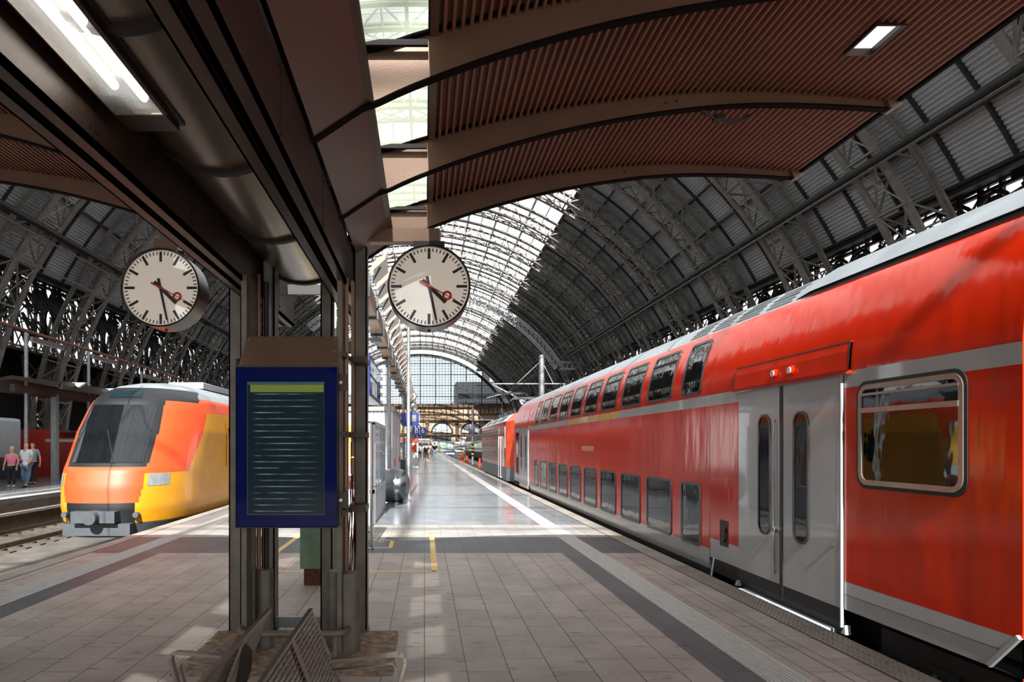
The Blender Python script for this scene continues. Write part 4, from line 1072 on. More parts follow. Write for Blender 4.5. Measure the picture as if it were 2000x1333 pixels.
# roof details: raised fairings and louvres
m = MB()
for i in range(7):
    z0_, z1_ = 3.12+.045*i, 3.135+.045*i
    for (a, b) in ((7.2, 7.75), (7.9, 8.5), (8.65, 9.2), (9.35, 9.95)): m.add([(sx(z0_)-.012, a, z0_), (sx(z0_)-.012, b, z0_), (sx(z1_)-.012, b, z1_), (sx(z1_)-.012, a, z1_)], [(0, 1, 2, 3)])
m.build('roof_louvre', 'black', train)
m = MB()
for z_ in (3.13, 3.26): m.add([(sx(z_)-.01, 4.13, z_), (sx(z_)-.01, 6.9, z_), (sx(z_+.008)-.01, 6.9, z_+.008), (sx(z_+.008)-.01, 4.13, z_+.008)], [(0, 1, 2, 3)])
for y in (10.8, 14.2, 18, 22): 
    zz = [b for a, b in PROF if b > 3.08]
    for a, b in zip(zz[:-1], zz[1:]): m.add([(sx(a)-.004, y, a), (sx(a)-.004, y+.03, a), (sx(b)-.004, y+.03, b), (sx(b)-.004, y, b)], [(0, 1, 2, 3)])
m.build('roof_seam', 'rubber', train)
m = MB()
zz = [3.11, 3.22, 3.34, 3.45, 3.53]
for a, b in zip(zz[:-1], zz[1:]): m.add([(sx(a)-.035, 4.15, a+.02), (sx(a)-.035, 6.8, a+.02), (sx(b)-.035, 6.8, b+.02), (sx(b)-.035, 4.15, b+.02)], [(0, 1, 2, 3)])
for a, b in zip(zz[:-1], zz[1:]): m.add([(sx(a)-.035, 6.8, a+.02), (sx(a), 7.15, a), (sx(b), 7.15, b), (sx(b)-.035, 6.8, b+.02)], [(0, 1, 2, 3)])
m.build('roof_fairing', 'train_roof', train, smooth=True)
# bogies
def bogie(yc, parent, xa=3.9, dk='under_dark'):
    m = MB(); m.box(xa, xa+.12, yc-1.6, yc+1.6, -.42, -.22)
    for dy in (-1.0, 1.0):
        m.box(xa-.04, xa+.1, yc+dy-.16, yc+dy+.16, -.55, -.2); m.cyl((xa-.02, yc+dy+.35, -.35), (xa-.02, yc+dy+.35, -.1), .09, 10); m.cyl((xa-.02, yc+dy-.35, -.35), (xa-.02, yc+dy-.35, -.1), .09, 10)
    m.box(xa+.1, xa+.3, yc-2.4, yc+2.4, -.15, .1)
    b = m.build('bogie', dk, parent)
    for dy in (-1.0, 1.0):
        m = MB(); m.cyl((xa+.12, yc+dy, -.33), (xa+2.1, yc+dy, -.33), .42, 28); m.cyl((xa+.05, yc+dy, -.33), (xa+.12, yc+dy, -.33), .14, 12); m.build('wheelset', 'rail', b)
bogie(6.9, train, 3.8); bogie(24.8, train, 3.8)
m = MB(); m.box(3.75, 4.1, 4.2, 5.6, -.45, .1); m.box(3.72, 3.75, 4.75, 5.05, -.25, -.02); q = m.build('equipment_box', 'under_dark', train)
m = MB(); m.box(3.715, 3.722, 4.8, 4.84, -.2, -.08); m.box(3.715, 3.722, 4.95, 4.99, -.2, -.08); m.build('green_marker', 'green_paint', q)
m = MB()
for i in range(8):
    y = 9+1.7*i; m.box(XS+.05, XS+.06, y, y+.3, -.15, -.06)
m.build('underframe_label', 'dark_grey', train)

# ---------------------------------------------------------------- locomotive
lo = thing('electric_locomotive', (5.02, 35.8, -.85), 'red and grey electric locomotive with louvred side, coupled beyond the double-deck coach', 'locomotive')
LX0, LX1, LY0, LY1 = 3.56, 6.48, 28.4, 43.3
def plan(off=0): return [(LX0+off, LY0+1.3), (LX0+.38+off, LY0), (LX1-.38-off, LY0), (LX1-off, LY0+1.3), (LX1-off, LY1-1.0), (LX1-.38-off, LY1), (LX0+.38+off, LY1), (LX0+off, LY1-1.0)]
m = MB(); m.prism(plan(), .62, 2.62, 0, 'z'); m.build('body', 'train_red', lo)
m = MB(); m.prism(plan(), .02, .62, 0, 'z'); m.build('skirt', 'mid_grey', lo)
m = MB(); p0, p1 = plan(), [(LX0+.42, LY0+1.6), (LX0+.7, LY0+.7), (LX1-.7, LY0+.7), (LX1-.42, LY0+1.6), (LX1-.42, LY1-1.3), (LX1-.7, LY1-.6), (LX0+.7, LY1-.6), (LX0+.42, LY1-1.3)]
m.add([(a, b, 2.62) for a, b in p0]+[(a, b, 2.98) for a, b in p1], [(i, (i+1) % 8, 8+(i+1) % 8, 8+i) for i in range(8)]+[tuple(range(8, 16))]); m.build('roof', 'pale_grey', lo)
m = MB()     # cab front with sunlit orange painted in, facing the camera, bent in plan
m.add([(LX0-.005, LY0+1.3, .62), (LX0+.37, LY0-.01, .62), (LX0+.37, LY0-.01, 2.62), (LX0-.005, LY0+1.3, 2.62), (LX0+.70, LY0+.68, 2.985), (LX0+.41, LY0+1.6, 2.985), (LX1-.37, LY0-.01, .62), (LX1-.37, LY0-.01, 2.62), (LX1-.7, LY0+.68, 2.985)], [(0,1,2,3),(3,2,4,5),(1,6,7,2),(2,7,8,4)]); m.build('cab_front', 'loco_sunlit_red', lo)
m = MB()
for i in range(13): m.box(LX0-.03, LX0, LY0+4.3, LY1-1.3, .85+.125*i, .90+.125*i)
m.build('louvre', 'mid_grey', lo)
m = MB(); m.box(LX0-.015, LX0, LY0+1.75, LY0+2.15, 1.45, 2.4); q = m.build('cab_window', 'pale_grey', lo)
m = MB(); m.box(LX0-.02, LX0-.015, LY0+1.8, LY0+2.1, 1.5, 2.35); m.build('pane', 'window_dark', q)
for y in (LY0+3.0, LY0+3.8):
    m = MB(); m.cyl((LX0-.06, y, .1), (LX0-.06, y, 1.95), .02, 8); m.bar((LX0-.06, y, .1), (LX0, y, .1), .04); m.bar((LX0-.06, y, 1.95), (LX0, y, 1.95), .04); m.build('handrail', 'pale_grey', lo)
for i in range(3):
    a = LY0+3.2+3.4*i; m = MB(); m.add([(LX0+.06, a, 2.68), (LX0+.06, a+2.4, 2.68), (LX0+.34, a+2.4, 2.93), (LX0+.34, a, 2.93)], [(0, 1, 2, 3)]); m.build('roof_hatch', 'dark_grey', lo)
bogie(32, lo, 3.75, 'under_dark'); bogie(40, lo, 3.75, 'under_dark')
m = MB(); m.box(LX0+.2, LX1-.2, LY0+.4, LY1-.4, -.5, .02); m.build('underframe', 'under_dark', lo)
def pantograph(parent, yc, X=5.02, zt=4.6, z0=3.0):
    m = MB()
    for s in (-1, 1):
        m.bar((X+s*.5, yc-.8, z0+.15), (X+s*.5, yc+.8, z0+.15), .06); m.bar((X+s*.45, yc-.8, z0+.2), (X+s*.35, yc+.9, (z0+zt)/2), .05); m.bar((X+s*.35, yc+.9, (z0+zt)/2), (X+s*.3, yc, zt), .045)
        for d in (-.7, .7): m.cyl((X+s*.5, yc+d, z0-.05), (X+s*.5, yc+d, z0+.13), .06, 8)
    m.bar((X-.9, yc, zt), (X+.9, yc, zt), .07); m.bar((X-.9, yc+.3, zt-.03), (X+.9, yc+.3, zt-.03), .06); m.bar((X-.9, yc, zt), (X-1.1, yc, zt-.15), .05); m.bar((X+.9, yc, zt), (X+1.1, yc, zt-.15), .05)
    m.build('pantograph', 'dark_grey', parent)
pantograph(lo, 31.3, zt=3.75); pantograph(lo, 40.5, zt=4.66)
m = MB()
for i in range(9): m.cyl((4.2+.2*(i % 3), 33+.8*i, 2.95), (4.2+.2*(i % 3), 33+.8*i, 3.25), .08, 8)
m.bar((4.3, 32.5, 3.28), (4.3, 40, 3.28), .05); m.bar((4.7, 32.5, 3.22), (4.7, 40, 3.22), .05); m.build('roof_insulators', 'dark_grey', lo)

# ---------------------------------------------------------------- distant train on the next track
ft = thing('double_deck_coach', (9.2, 111, -.85), 'distant red train on the next track, partly behind the locomotive', 'train coach')
m = MB(); X0_, X1_ = 7.8, 10.6
pf = [(X0_+.1, -.4), (X0_, .1), (X0_, 2.3), (X0_+.16, 2.9), (X0_+.5, 3.3), (X0_+1.4, 3.5), (X1_-.5, 3.3), (X1_-.16, 2.9), (X1_, 2.3), (X1_, .1), (X1_-.1, -.4)]
m.prism(pf, 60, 130); m.build('body', 'stone_dark', ft)
m = MB(); m.box(X0_-.01, X0_, 66, 128, 1.0, 2.2); m.box(X0_-.01, X0_, 60, 129.5, .55, .9); m.build('side_band', 'train_grey', ft)
m = MB(); m.box(X0_-.02, X0_, 128.2, 130.02, .2, 2.7); m.prism([(a, b) for a, b in pf if b > .1], 130, 130.1); m.build('red_end', 'orange_sign', ft)
m = MB(); 
for i in range(20): m.box(X0_-.02, X0_, 63+3.1*i, 65+3.1*i, 1.25, 1.95)
m.build('window', 'window_dark', ft)
for yc in (68, 88, 104, 124): bogie(yc, ft, 8.0)

# ================================================================ ORANGE AND YELLOW TRAIN (left track)
ly = thing('regional_train', (-6.75, 36, -.85), 'orange and yellow regional train with black windscreen arriving at the left platform edge', 'train')
TX, TY0, TW, TE = -6.82, 14.2, 1.42, 64.0
ZL = [-.36, -.3, -.05, .1, .25, .5, .8, 1.05, 1.2, 1.45, 1.75, 2.05, 2.3, 2.5, 2.62, 2.75, 2.88, 3.0, 3.1, 3.17, 3.2]
def wz(z): return interp([(-.4, 1.26), (-.05, 1.38), (.3, 1.42), (1.9, 1.42), (2.4, 1.34), (2.7, 1.24), (2.9, 1.08), (3.05, .86), (3.15, .55), (3.2, .2)], z)
def fy(z): return interp([(-.4, .2), (-.05, .06), (.25, 0), (.7, .02), (1.05, .12), (1.25, .28), (2.0, .78), (2.6, 1.22), (2.8, 1.5), (3.0, 2.0), (3.12, 2.7), (3.2, 3.6)], z)
NT = 60
def ring(z, off=0):
    w_ = wz(z)+off; L = 2.3; y0 = TY0+fy(z)-off; pts = []
    ys = [TE, 52, 40, 32, 26, 23, 21, 19.6]
    front = []
    for i in range(-NT, NT+1):
        a = i/NT*pi/2; x = abs(sin(a))**.62*(1 if a > 0 else -1); c = max(0, 1-abs(x)**2.7)**(1/2.1)
        front.append((TX+w_*x, y0+L*(1-c)))
    left = [(TX-w_, y) for y in ys if y > front[0][1]+.1]; right = [(TX+w_, y) for y in reversed(ys) if y > front[-1][1]+.1]
    return left, front, right
def face_col(x, y, z):      # 0 yellow 1 orange 2 grey roof 3 black 4 skirt
    u = (x-TX)/wz(z); fr = y < TY0+fy(z)+2.2
    if z > 2.93: return 2
    if z < -.05: return 4
    if z > 2.62: return 3 if (fr and abs(u) < .96) else (1 if z < 2.76 else 2)
    if fr and 1.12 < z and abs(u) < .60+.03*(z-1.1): return 3
    if fr and abs(u) < .50 and z < .36: return 3
    if fr and abs(u) < .60-.2*max(0, .7-z) and .36 < z < 1.13: return 1
    if fr and .60+.03*(z-1.1) <= abs(u) and z > 1.0 and y < TY0+fy(z)+1.5+.35*(z-1): return 1
    if z > 2.38: return 1
    if 1 and y > 24.5+(z-.0)*.8 and y < 27.5: return 1
    if y >= 27.5: return 1 if z < .35 or z > 2.2 else 5
    return 0
m = MB()
zs2 = []
for a, b in zip(ZL[:-1], ZL[1:]):
    k = 4; zs2 += [a+(b-a)*i/k for i in range(k)]
zs2.append(ZL[-1])
for za, zb2 in zip(zs2[:-1], zs2[1:]):
    A = ring(za); B = ring(zb2)
    la, fa, ra = A; lb, fb, rb = B
    n1 = min(len(la), len(lb)); n2 = min(len(ra), len(rb))
    pa = la[:n1]+fa+ra[-n2:]; pb = lb[:n1]+fb+rb[-n2:]
    for i in range(len(pa)-1):
        q = [(*pa[i], za), (*pa[i+1], za), (*pb[i+1], zb2), (*pb[i], zb2)]
        cx_ = sum(v[0] for v in q)/4; cy_ = sum(v[1] for v in q)/4
        m.add(q, [(0, 1, 2, 3)], face_col(cx_, cy_, (za+zb2)/2))
l_, f_, r_ = ring(3.2); m.add([(a, b, 3.2) for a, b in l_[:5]+f_+r_[-5:]], [tuple(range(len(l_[:5])+len(f_)+len(r_[-5:])))], 2)
m.build('body', ['yellow', 'orange', 'train_roof', 'train_black', 'dark_grey', 'train_grey'], ly, smooth=True)
def nose_patch(u0, u1, z0, z1, off, nm, mt, nu=16, nzz=10, parent=None):
    m = MB(); vs = []
    for j in range(nzz+1):
        z = z0+(z1-z0)*j/nzz
        for i in range(nu+1):
            u = u0+(u1-u0)*i/nu; w_ = wz(z); c = max(0, 1-abs(u)**2.7)**(1/2.1); y = TY0+fy(z)+2.3*(1-c)-off
            vs.append((TX+w_*u, y, z))
    m.add(vs, [(j*(nu+1)+i, j*(nu+1)+i+1, (j+1)*(nu+1)+i+1, (j+1)*(nu+1)+i) for j in range(nzz) for i in range(nu)])
    return m.build(nm, mt, parent or ly, smooth=True)
ws = nose_patch(-.55, .55, 1.22, 2.5, .02, 'windscreen', 'windscreen')
nose_patch(-.84, -.64, .72, .98, .015, 'headlight', 'galv', 6, 4); nose_patch(.64, .84, .72, .98, .015, 'headlight', 'galv', 6, 4)
nose_patch(-.3, .3, 2.68, 2.84, .02, 'destination_display', 'screen', 6, 2)
m = MB(); m.bar((TX-.2, TY0+.25, 1.2), (TX+.25, TY0+.95, 2.2), .03); m.bar((TX+.25, TY0+.25, 1.2), (TX-.1, TY0+.7, 1.9), .03); m.build('wiper', 'black', ws)
m = MB(); m.box(TX-.45, TX+.45, TY0-.18, TY0+.15, -.02, .22); m.cyl((TX, TY0-.35, .1), (TX, TY0+.1, .1), .14, 14); m.box(TX-.7, TX+.7, TY0-.02, TY0+.3, -.3, -.05); m.build('coupler', 'dark_grey', ly)
m = MB()
for s in (-1, 1): m.cyl((TX+s*.75, TY0+.12, .12), (TX+s*.75, TY0+.25, .12), .06, 14)
m.build('buffer_pad', 'dark_grey', ly)
def lside(y0, y1, z0, z1, nm, mt, off=.012, parent=None):
    m = MB(); n = 6; vs = []
    for j in range(n+1):
        z = z0+(z1-z0)*j/n; vs += [(TX+wz(z)+off, y0, z), (TX+wz(z)+off, y1, z)]
    m.add(vs, [(2*j, 2*j+1, 2*j+3, 2*j+2) for j in range(n)]); return m.build(nm, mt, parent or ly)
wn = lside(18.6, 20.6, 1.0, 2.15, 'door', 'yellow', .015); lside(18.8, 19.5, 1.1, 2.05, 'pane', 'window_dark', .02, wn); lside(19.7, 20.4, 1.1, 2.05, 'pane', 'window_dark', .02, wn)
for a, b in ((23.0, 25.6), (26.5, 29), (30, 32.5), (33.5, 36), (37, 39.5), (41, 44), (46, 49), (51, 54), (56, 59)): lside(a, b, 1.15, 2.0, 'window', 'window_dark')
for a in (21.0, 39.8, 49.5): lside(a, a+1.5, .1, 2.2, 'door', 'orange', .014)
m = MB(); m.box(TX-.5, TX+.5, 19.5, 23, 3.2, 3.38); m.box(TX-.9, TX+.9, 25, 31, 3.05, 3.42); m.box(TX-.8, TX+.8, 34, 40, 3.05, 3.4)
for i in range(8): m.box(TX-.95, TX+.95, 41+2*i, 42.4+2*i, 3.0, 3.3+.08*(i % 2))
m.build('roof_equipment', 'pale_grey', ly, bevel=.02)
pantograph(ly, 27.5, TX, 4.64, 3.4)
m = MB()
for yc in (18.5, 33.5, 48, 61): 
    m.box(TX-1.1, TX+1.1, yc-1.5, yc+1.5, -.6, -.3)
    for d in (-1, 1): m.cyl((TX-.8, yc+d, -.34), (TX+.8, yc+d, -.34), .42, 20)
m.build('bogie', 'under_dark', ly)

# white high-speed train standing beyond the left platform
t = thing('white_train', (-21.4, 20, -.85), 'white train with thin red stripe and grey skirt, behind the people on the left', 'train')
m = MB(); X = -20.0; pf = [(X-2.9, -.5), (X, -.5), (X, .9), (X, 2.75), (X-.05, 2.85), (X-.3, 2.9), (X-2.6, 2.9), (X-2.85, 2.85), (X-2.9, 2.75), (X-2.9, .9)]
m.prism(pf, 8, 33.8); m.build('body', 'pale_grey', t)
m = MB(); m.box(X-2.92, X+.006, 8, 33.81, .86, 1.0); m.build('red_stripe', 'cable_red', t); m = MB(); m.box(X-2.93, X+.008, 8, 33.82, -.5, .86); m.build('skirt', 'dark_grey', t)
t = thing('red_train', (-21.4, 60, -.85), 'dark red coach with pale stripe standing behind the white train on the left', 'train')
m = MB(); m.prism([(a, min(b, 2.4)) for a, b in pf], 36, 80); m.build('body', 'cable_red', t); m = MB(); m.box(X-.01, X+.01, 36, 80, 1.75, 1.9); m.build('stripe', 'pale_grey', t)
m = MB(); m.box(X-.005, X+.012, 36.5, 79, 2.0, 2.38); m.build('window_band', 'window_dark', t)
# ================================================================ PLATFORM FITTINGS (middle distance)
# green cabinet behind the display
Y = 7.73; t = thing('green_cabinet', (-1.19, Y+.2, 0), 'weathered green steel cabinet on a rusty foot, standing behind the departure display', 'cabinet')
m = MB(); m.box(-1.41, -.975, Y, Y+.42, .19, 1.95); m.build('body', 'green_paint', t, bevel=.006)
m = MB(); m.box(-1.37, -1.0, Y+.03, Y+.4, .0, .19); m.build('foot', 'rust', t)
m = MB(); m.box(-1.40, -1.0, Y-.004, Y, .25, 1.9); m.build('door', 'green_paint', t)
t = thing('glass_sign', (-1.01, 7.45, 0), 'narrow pale green panel on a post rising beside the green cabinet', 'sign')
m = MB(); m.add([(-1.02, 7.44, 2.75), (-.962, 7.44, 2.75), (-.962, 7.44, 3.13), (-1.02, 7.44, 3.24), (-1.02, 7.47, 2.75), (-.962, 7.47, 2.75), (-.962, 7.47, 3.13), (-1.02, 7.47, 3.24)], [(0,1,2,3),(7,6,5,4),(0,4,5,1),(1,5,6,2),(2,6,7,3),(3,7,4,0)]); m.build('panel', 'mint', t)
m = MB(); m.box(-1.02, -.962, 7.44, 7.47, 0, 2.75); m.build('post', 'green_paint', t)
# thin steel rod stand
t = thing('timetable_stand', (-.82, 10.45, 0), 'thin steel tube stand with a small yellow timetable board, just right of the columns', 'stand')
m = MB(); m.cyl((-.815, 10.45, 0), (-.815, 10.45, 1.93), .022, 14); m.cyl((-.815, 10.45, 0), (-.815, 10.45, .02), .045, 14); m.cyl((-.815, 10.45, .95), (-.74, 10.5, .96), .008, 8); m.build('post', 'chrome', t, smooth=True)
m = MB(); m.box(-1.25, -.84, 10.5, 10.53, .9, 1.93); q = m.build('board', 'pale_grey', t)
m = MB(); m.box(-1.23, -.86, 10.49, 10.5, 1.3, 1.9); m.build('poster', 'yellow_sign', q)
m = MB(); m.box(-1.23, -.86, 10.49, 10.5, .92, 1.12); m.build('notice', 'rust', q)
# glazed timetable cases
t = thing('timetable_case', (-1.05, 15.4, 0), 'grey framed glass timetable cases standing in line along the platform', 'display case')
m = MB()
for y in (13.62, 14.9, 16.1, 17.25): m.box(-1.16, -.985, y, y+.08, 0, 2.04)
m.box(-1.16, -.98, 13.62, 17.33, 2.0, 2.07); m.box(-1.1, -.99, 13.62, 17.33, .62, .70); m.build('frame', 'pale_grey', t)
for y in (13.72, 15.0, 16.2):
    m = MB(); m.box(-1.08, -1.06, y, y+1.05, .72, 1.98); q = m.build('backboard', 'white_paint', t)
    m = MB(); m.box(-1.06, -1.055, y+.15, y+.5, 1.3, 1.85); m.box(-1.06, -1.055, y+.6, y+.95, 1.2, 1.8); m.build('poster', 'blue_sign' if y > 15.5 else 'orange_sign', q)
    m = MB(); m.box(-1.0, -.995, y, y+1.1, .72, 1.98); m.build('glass', 'case_glass', t)
m = MB(); m.box(-1.12, -1.0, 13.9, 17.2, 0, .6); m.build('plinth', 'pale_grey', t)
# tank-shaped grit bin
t = thing('grit_container', (-.85, 18.87, 0), 'dark grey rounded tank-like container lying on the platform beside the glass cases', 'container')
m = MB(); r = .46; n = 32; prof = [(-1.5, 0.001), (-1.5, r*.9), (-1.42, r), (-.72, r)]+[(-.72+.32*sin(a), r*cos(a)**.8 if cos(a) > 0 else 0.001) for a in [pi/2*i/10 for i in range(1, 11)]]
vs = [(x, 18.87+rr_*cos(2*pi*i/n), .475+rr_*sin(2*pi*i/n)) for x, rr_ in prof for i in range(n)]
m.add(vs, [(j*n+i, j*n+(i+1) % n, (j+1)*n+(i+1) % n, (j+1)*n+i) for j in range(len(prof)-1) for i in range(n)]); m.build('shell', 'tank', t, smooth=True)
m = MB(); m.box(-.9, -.6, 18.7, 19.05, 0, .03); m.box(-1.4, -1.1, 18.7, 19.05, 0, .03); m.build('foot', 'black', t)
m = MB(); m.box(-.80, -.70, 18.395, 18.43, .42, .5); m.build('latch', 'black', t); 
# white service building on the platform
t = thing('service_kiosk', (-1.75, 24, 0), 'white corrugated service building in the middle of the platform', 'kiosk')
m = MB(); m.box(-2.6, -.95, 20.6, 27, 0, 2.62); m.build('body', 'pale_grey', t)
m = MB(); m.box(-2.65, -.9, 20.5, 27.1, 2.62, 2.74); m.build('roof', 'galv', t)
m = MB()
for i in range(14): m.box(-2.58+.12*i, -2.52+.12*i, 20.58, 20.6, 1.5, 2.6)
m.build('corrugation', 'white_paint', t)
m = MB(); m.box(-1.5, -1.02, 20.57, 20.6, .02, 1.5); q = m.build('door', 'white_paint', t); m = MB(); m.box(-1.12, -1.06, 20.54, 20.57, .75, .79); m.build('handle', 'dark_grey', q)
m = MB(); m.box(-.95, -.94, 21, 22, .02, 1.9); m.box(-.95, -.94, 23.5, 25, .02, 1.9); m.build('side_door', 'white_paint', t)
m = MB(); m.box(-.952, -.93, 21.2, 21.8, .9, 1.15); m.box(-.952, -.93, 25.4, 26.5, .95, 1.15); m.build('orange_label', 'orange_sign', t)
# lamp spine with chevron reflectors, discs and poles
CEN = XC
t = thing('light_spine', (CEN, 55, 4.15), 'long brown light spine with folded white and tan reflector plates running above the platform centre', 'light fitting')
m = MB(); m.box(CEN-.12, CEN+.12, 11.5, 100, 4.15, 4.45); m.box(CEN-.2, CEN-.12, 11.5, 100, 4.4, 4.44); m.build('box_beam', 'reflector_tan', t)
y = 11.5
while y < 100: m = MB(); m.box(CEN-.16, CEN+.16, y, y+.12, 4.1, 4.5); m.build('joint_frame', 'dark_grey', t); y += 2.1
y = 11.6; k = 0
while y < 75 and k < 70:
    for s, mt in ((0, 'reflector_tan'), (1, 'reflector_white')):
        m = MB(); x0_, x1_ = CEN+.16, CEN+.40; za, zb2 = 4.45, 4.98
        ym, yn, yo = y, y+.5, y+.95
        if s == 0: vs = [(x0_, ym, za+.1), (x1_, ym+.1, za+.35), (x1_, yn+.1, zb2+.05), (x0_, yn, zb2-.15)]
        else: vs = [(x0_, yn, zb2-.15), (x1_, yn+.1, zb2+.05), (x1_, yo+.1, za+.35), (x0_, yo, za+.1)]
        m.add(vs+[(a+.012, b, c-.012) for a, b, c in vs], [(0,1,2,3),(7,6,5,4),(0,4,5,1),(1,5,6,2),(2,6,7,3),(3,7,4,0)]); m.build('reflector', mt, t)
    m = MB(); m.bar((CEN+.12, y+.5, 4.42), (CEN+.3, y+.5, 4.75), .03); m.build('reflector_arm', 'dark_grey', t) if k < 20 else None
    y += 1.3; k += 1
# poles under the spine
def pole(x, y, z1, r, lab, base=True, grp=None, nm='lamp_post'):
    m = MB(); m.cyl((x, y, .0), (x, y, z1), r, 16)
    if base: m.cyl((x, y, 0), (x, y, .03), r*1.8, 16)
    return tag(m.build(nm, 'galv', smooth=True, loc=(x, y, 0)), lab, 'post', grp)
pole(-1.065, 12.45, 4.15, .045, 'grey round post just right of the brown column, carrying the long information screen')
pole(-1.03, 19.9, 4.15, .055, 'grey round post in front of the white service building, under the light spine')
pole(-.48, 20.6, 5.6, .05, 'tall slender pale post beside the dark rounded container, right of the light spine')
for i, y in enumerate((35.2, 42.8, 50.4, 58, 65.6, 73)): pole(CEN, y, 4.15, .055, 'thin grey post under the light spine, far down the platform beyond the white service building', True, 'distant posts under the light spine')
for i in range(12):
    y = 15.6+4.25*i; tt = thing('disc_lamp', (CEN-.02, y, 3.93), ('round grey disc lamp hanging under the light spine, %s of its row' % ordinal(i)) if i < 6 else 'small round grey disc lamp in the far end of the row under the light spine', 'lamp', 'disc lamps under the light spine')
    m = MB(); m.cyl((CEN-.02, y, 3.97), (CEN-.02, y, 4.04), .115, 24); m.cyl((CEN-.02, y, 3.93), (CEN-.02, y, 3.97), .15, 24, r2=.13); m.build('disc', 'mid_grey', tt, smooth=True)
    m = MB(); m.cyl((CEN-.02, y, 4.04), (CEN-.02, y, 4.16), .012, 8); m.build('stem', 'dark_grey', tt)
# long information screen facing the right track
t = thing('platform_screen', (-1.04, 13.9, 2.5), 'long dark platform information screen seen edge-on, with a pale and blue casing', 'screen')
m = MB(); m.box(-1.42, -1.02, 12.4, 15.5, 2.5, 3.25); m.build('casing', 'pale_grey', t, bevel=.02)
m = MB(); m.box(-1.02, -1.0, 12.4, 15.5, 2.5, 3.25); m.build('trim', 'blue_sign', t)
m = MB(); m.box(-1.0, -.995, 12.55, 15.4, 2.56, 2.86); m.box(-1.0, -.995, 12.55, 15.4, 2.92, 3.2); m.build('screen_glass', 'window_dark', t)
m = MB(); m.box(-1.09, -1.05, 12.44, 12.5, 3.2, 4.15); m.build('hanger', 'galv', t)
# signs
def panel(x0, x1, y, z0, z1, mt, nm, lab, cat, zr=4.15, hang=None, d=.12):
    t = thing(nm, ((x0+x1)/2, y, z0), lab, cat)
    m = MB(); m.box(x0, x1, y, y+d, z0, z1); m.build('panel', mt, t, bevel=.01)
    if hang is not None:
        m = MB(); m.bar((hang, y+d/2, z1), (hang, y+d/2, zr), .05); m.bar((hang, y+d/2, zr), (CEN+.02, y+d/2, 4.3), .05); m.build('hanger', 'galv', t)
    return t
Y = 44.0
def X_(px, Y=Y): return (px-VX)*Y/F
def Z_(py, Y=Y): return EYE-(py-VY)*Y/F
t = panel(X_(806), X_(832), Y, Z_(849), Z_(835), 'blue_sign', 'platform_sign', 'blue platform sign reading B 6 hanging down the platform', 'sign', 3.6, X_(819))
text_mesh('lettering', 'B', .44, (X_(813), Y-.012, Z_(842)), FACE, 'white_text', t); text_mesh('lettering', '6', .44, (X_(826), Y-.012, Z_(842)), FACE, 'white_text', t)
m = MB(); m.box(X_(819.2), X_(819.9), Y-.01, Y, Z_(848), Z_(836)); m.build('divider', 'white_text', t)
t = panel(X_(810), X_(827), Y+.3, Z_(857), Z_(850), 'blue_sign', 'platform_sign', 'small blue sign reading A 6 just below the B 6 sign', 'sign', Z_(848), X_(818))
text_mesh('lettering', 'A', .2, (X_(815), Y+.288, Z_(853.5)), FACE, 'white_text', t); text_mesh('lettering', '6', .2, (X_(823), Y+.288, Z_(853.5)), FACE, 'white_text', t)
Y2 = 33.0
t = panel(X_(784, Y2), X_(817, Y2), Y2, Z_(832, Y2), Z_(806, Y2), 'blue_sign', 'information_board', 'dark blue information board with a pale screen, above the B 6 sign', 'sign', 4.15, X_(786, Y2), .3)
m = MB(); m.box(X_(802, Y2), X_(813, Y2), Y2-.02, Y2, Z_(824, Y2), Z_(811, Y2)); m.build('screen', 'mid_grey', t)
t = panel(X_(801, 40), X_(812, 40), 40, Z_(796, 40), Z_(785, 40), 'dark_grey', 'direction_sign', 'small dark sign with a white arrow pointing right', 'sign', 4.3, X_(803, 40), .08)
m = MB(); m.add([(X_(804, 40), 39.97, Z_(794, 40)), (X_(804, 40), 39.97, Z_(787, 40)), (X_(810, 40), 39.97, Z_(790.5, 40))], [(0, 1, 2)]); m.build('arrow', 'white_text', t)
t = thing('hanging_clock', (X_(804, 42), 42, Z_(783, 42)), 'small distant round clock hanging above the direction arrow sign', 'clock')
m = MB(); m.cyl((X_(805, 42), 42, Z_(774, 42)), (X_(805, 42), 42.2, Z_(774, 42)), .28, 28); m.build('case', 'black', t)
m = MB(); m.cyl((X_(805, 42), 41.98, Z_(774, 42)), (X_(805, 42), 42, Z_(774, 42)), .23, 28); m.build('face', 'clock_face', t)
m = MB(); c = (X_(805, 42), 41.97, Z_(774, 42)); m.bar(c, (c[0]+.1, c[1], c[2]-.1), .03); m.bar(c, (c[0]+.04, c[1], c[2]-.18), .02); m.build('hands', 'clock_mark', t)
m = MB(); m.bar((X_(797, 42), 42.1, Z_(774, 42)), (CEN+.1, 42.1, 4.3), .04); m.build('bracket', 'dark_grey', t)
t = thing('warning_sign', (X_(789, 30), 30, Z_(847, 30)), 'yellow triangular warning sign on a thin post beside the white service building', 'sign')
a, b = X_(785, 30), X_(794, 30); m = MB(); m.prism([(a, Z_(847, 30)), (b, Z_(847, 30)), ((a+b)/2, Z_(836, 30))], 30, 30.02); m.build('plate', 'yellow_sign', t)
m = MB(); m.prism([((a+b)/2-.02, Z_(845, 30)), ((a+b)/2+.02, Z_(845, 30)), ((a+b)/2, Z_(839, 30))], 29.99, 30); m.build('symbol', 'black', t)
m = MB(); m.cyl(((a+b)/2, 30.03, 0), ((a+b)/2, 30.03, Z_(836, 30)), .025, 8); m.build('post', 'dark_grey', t)
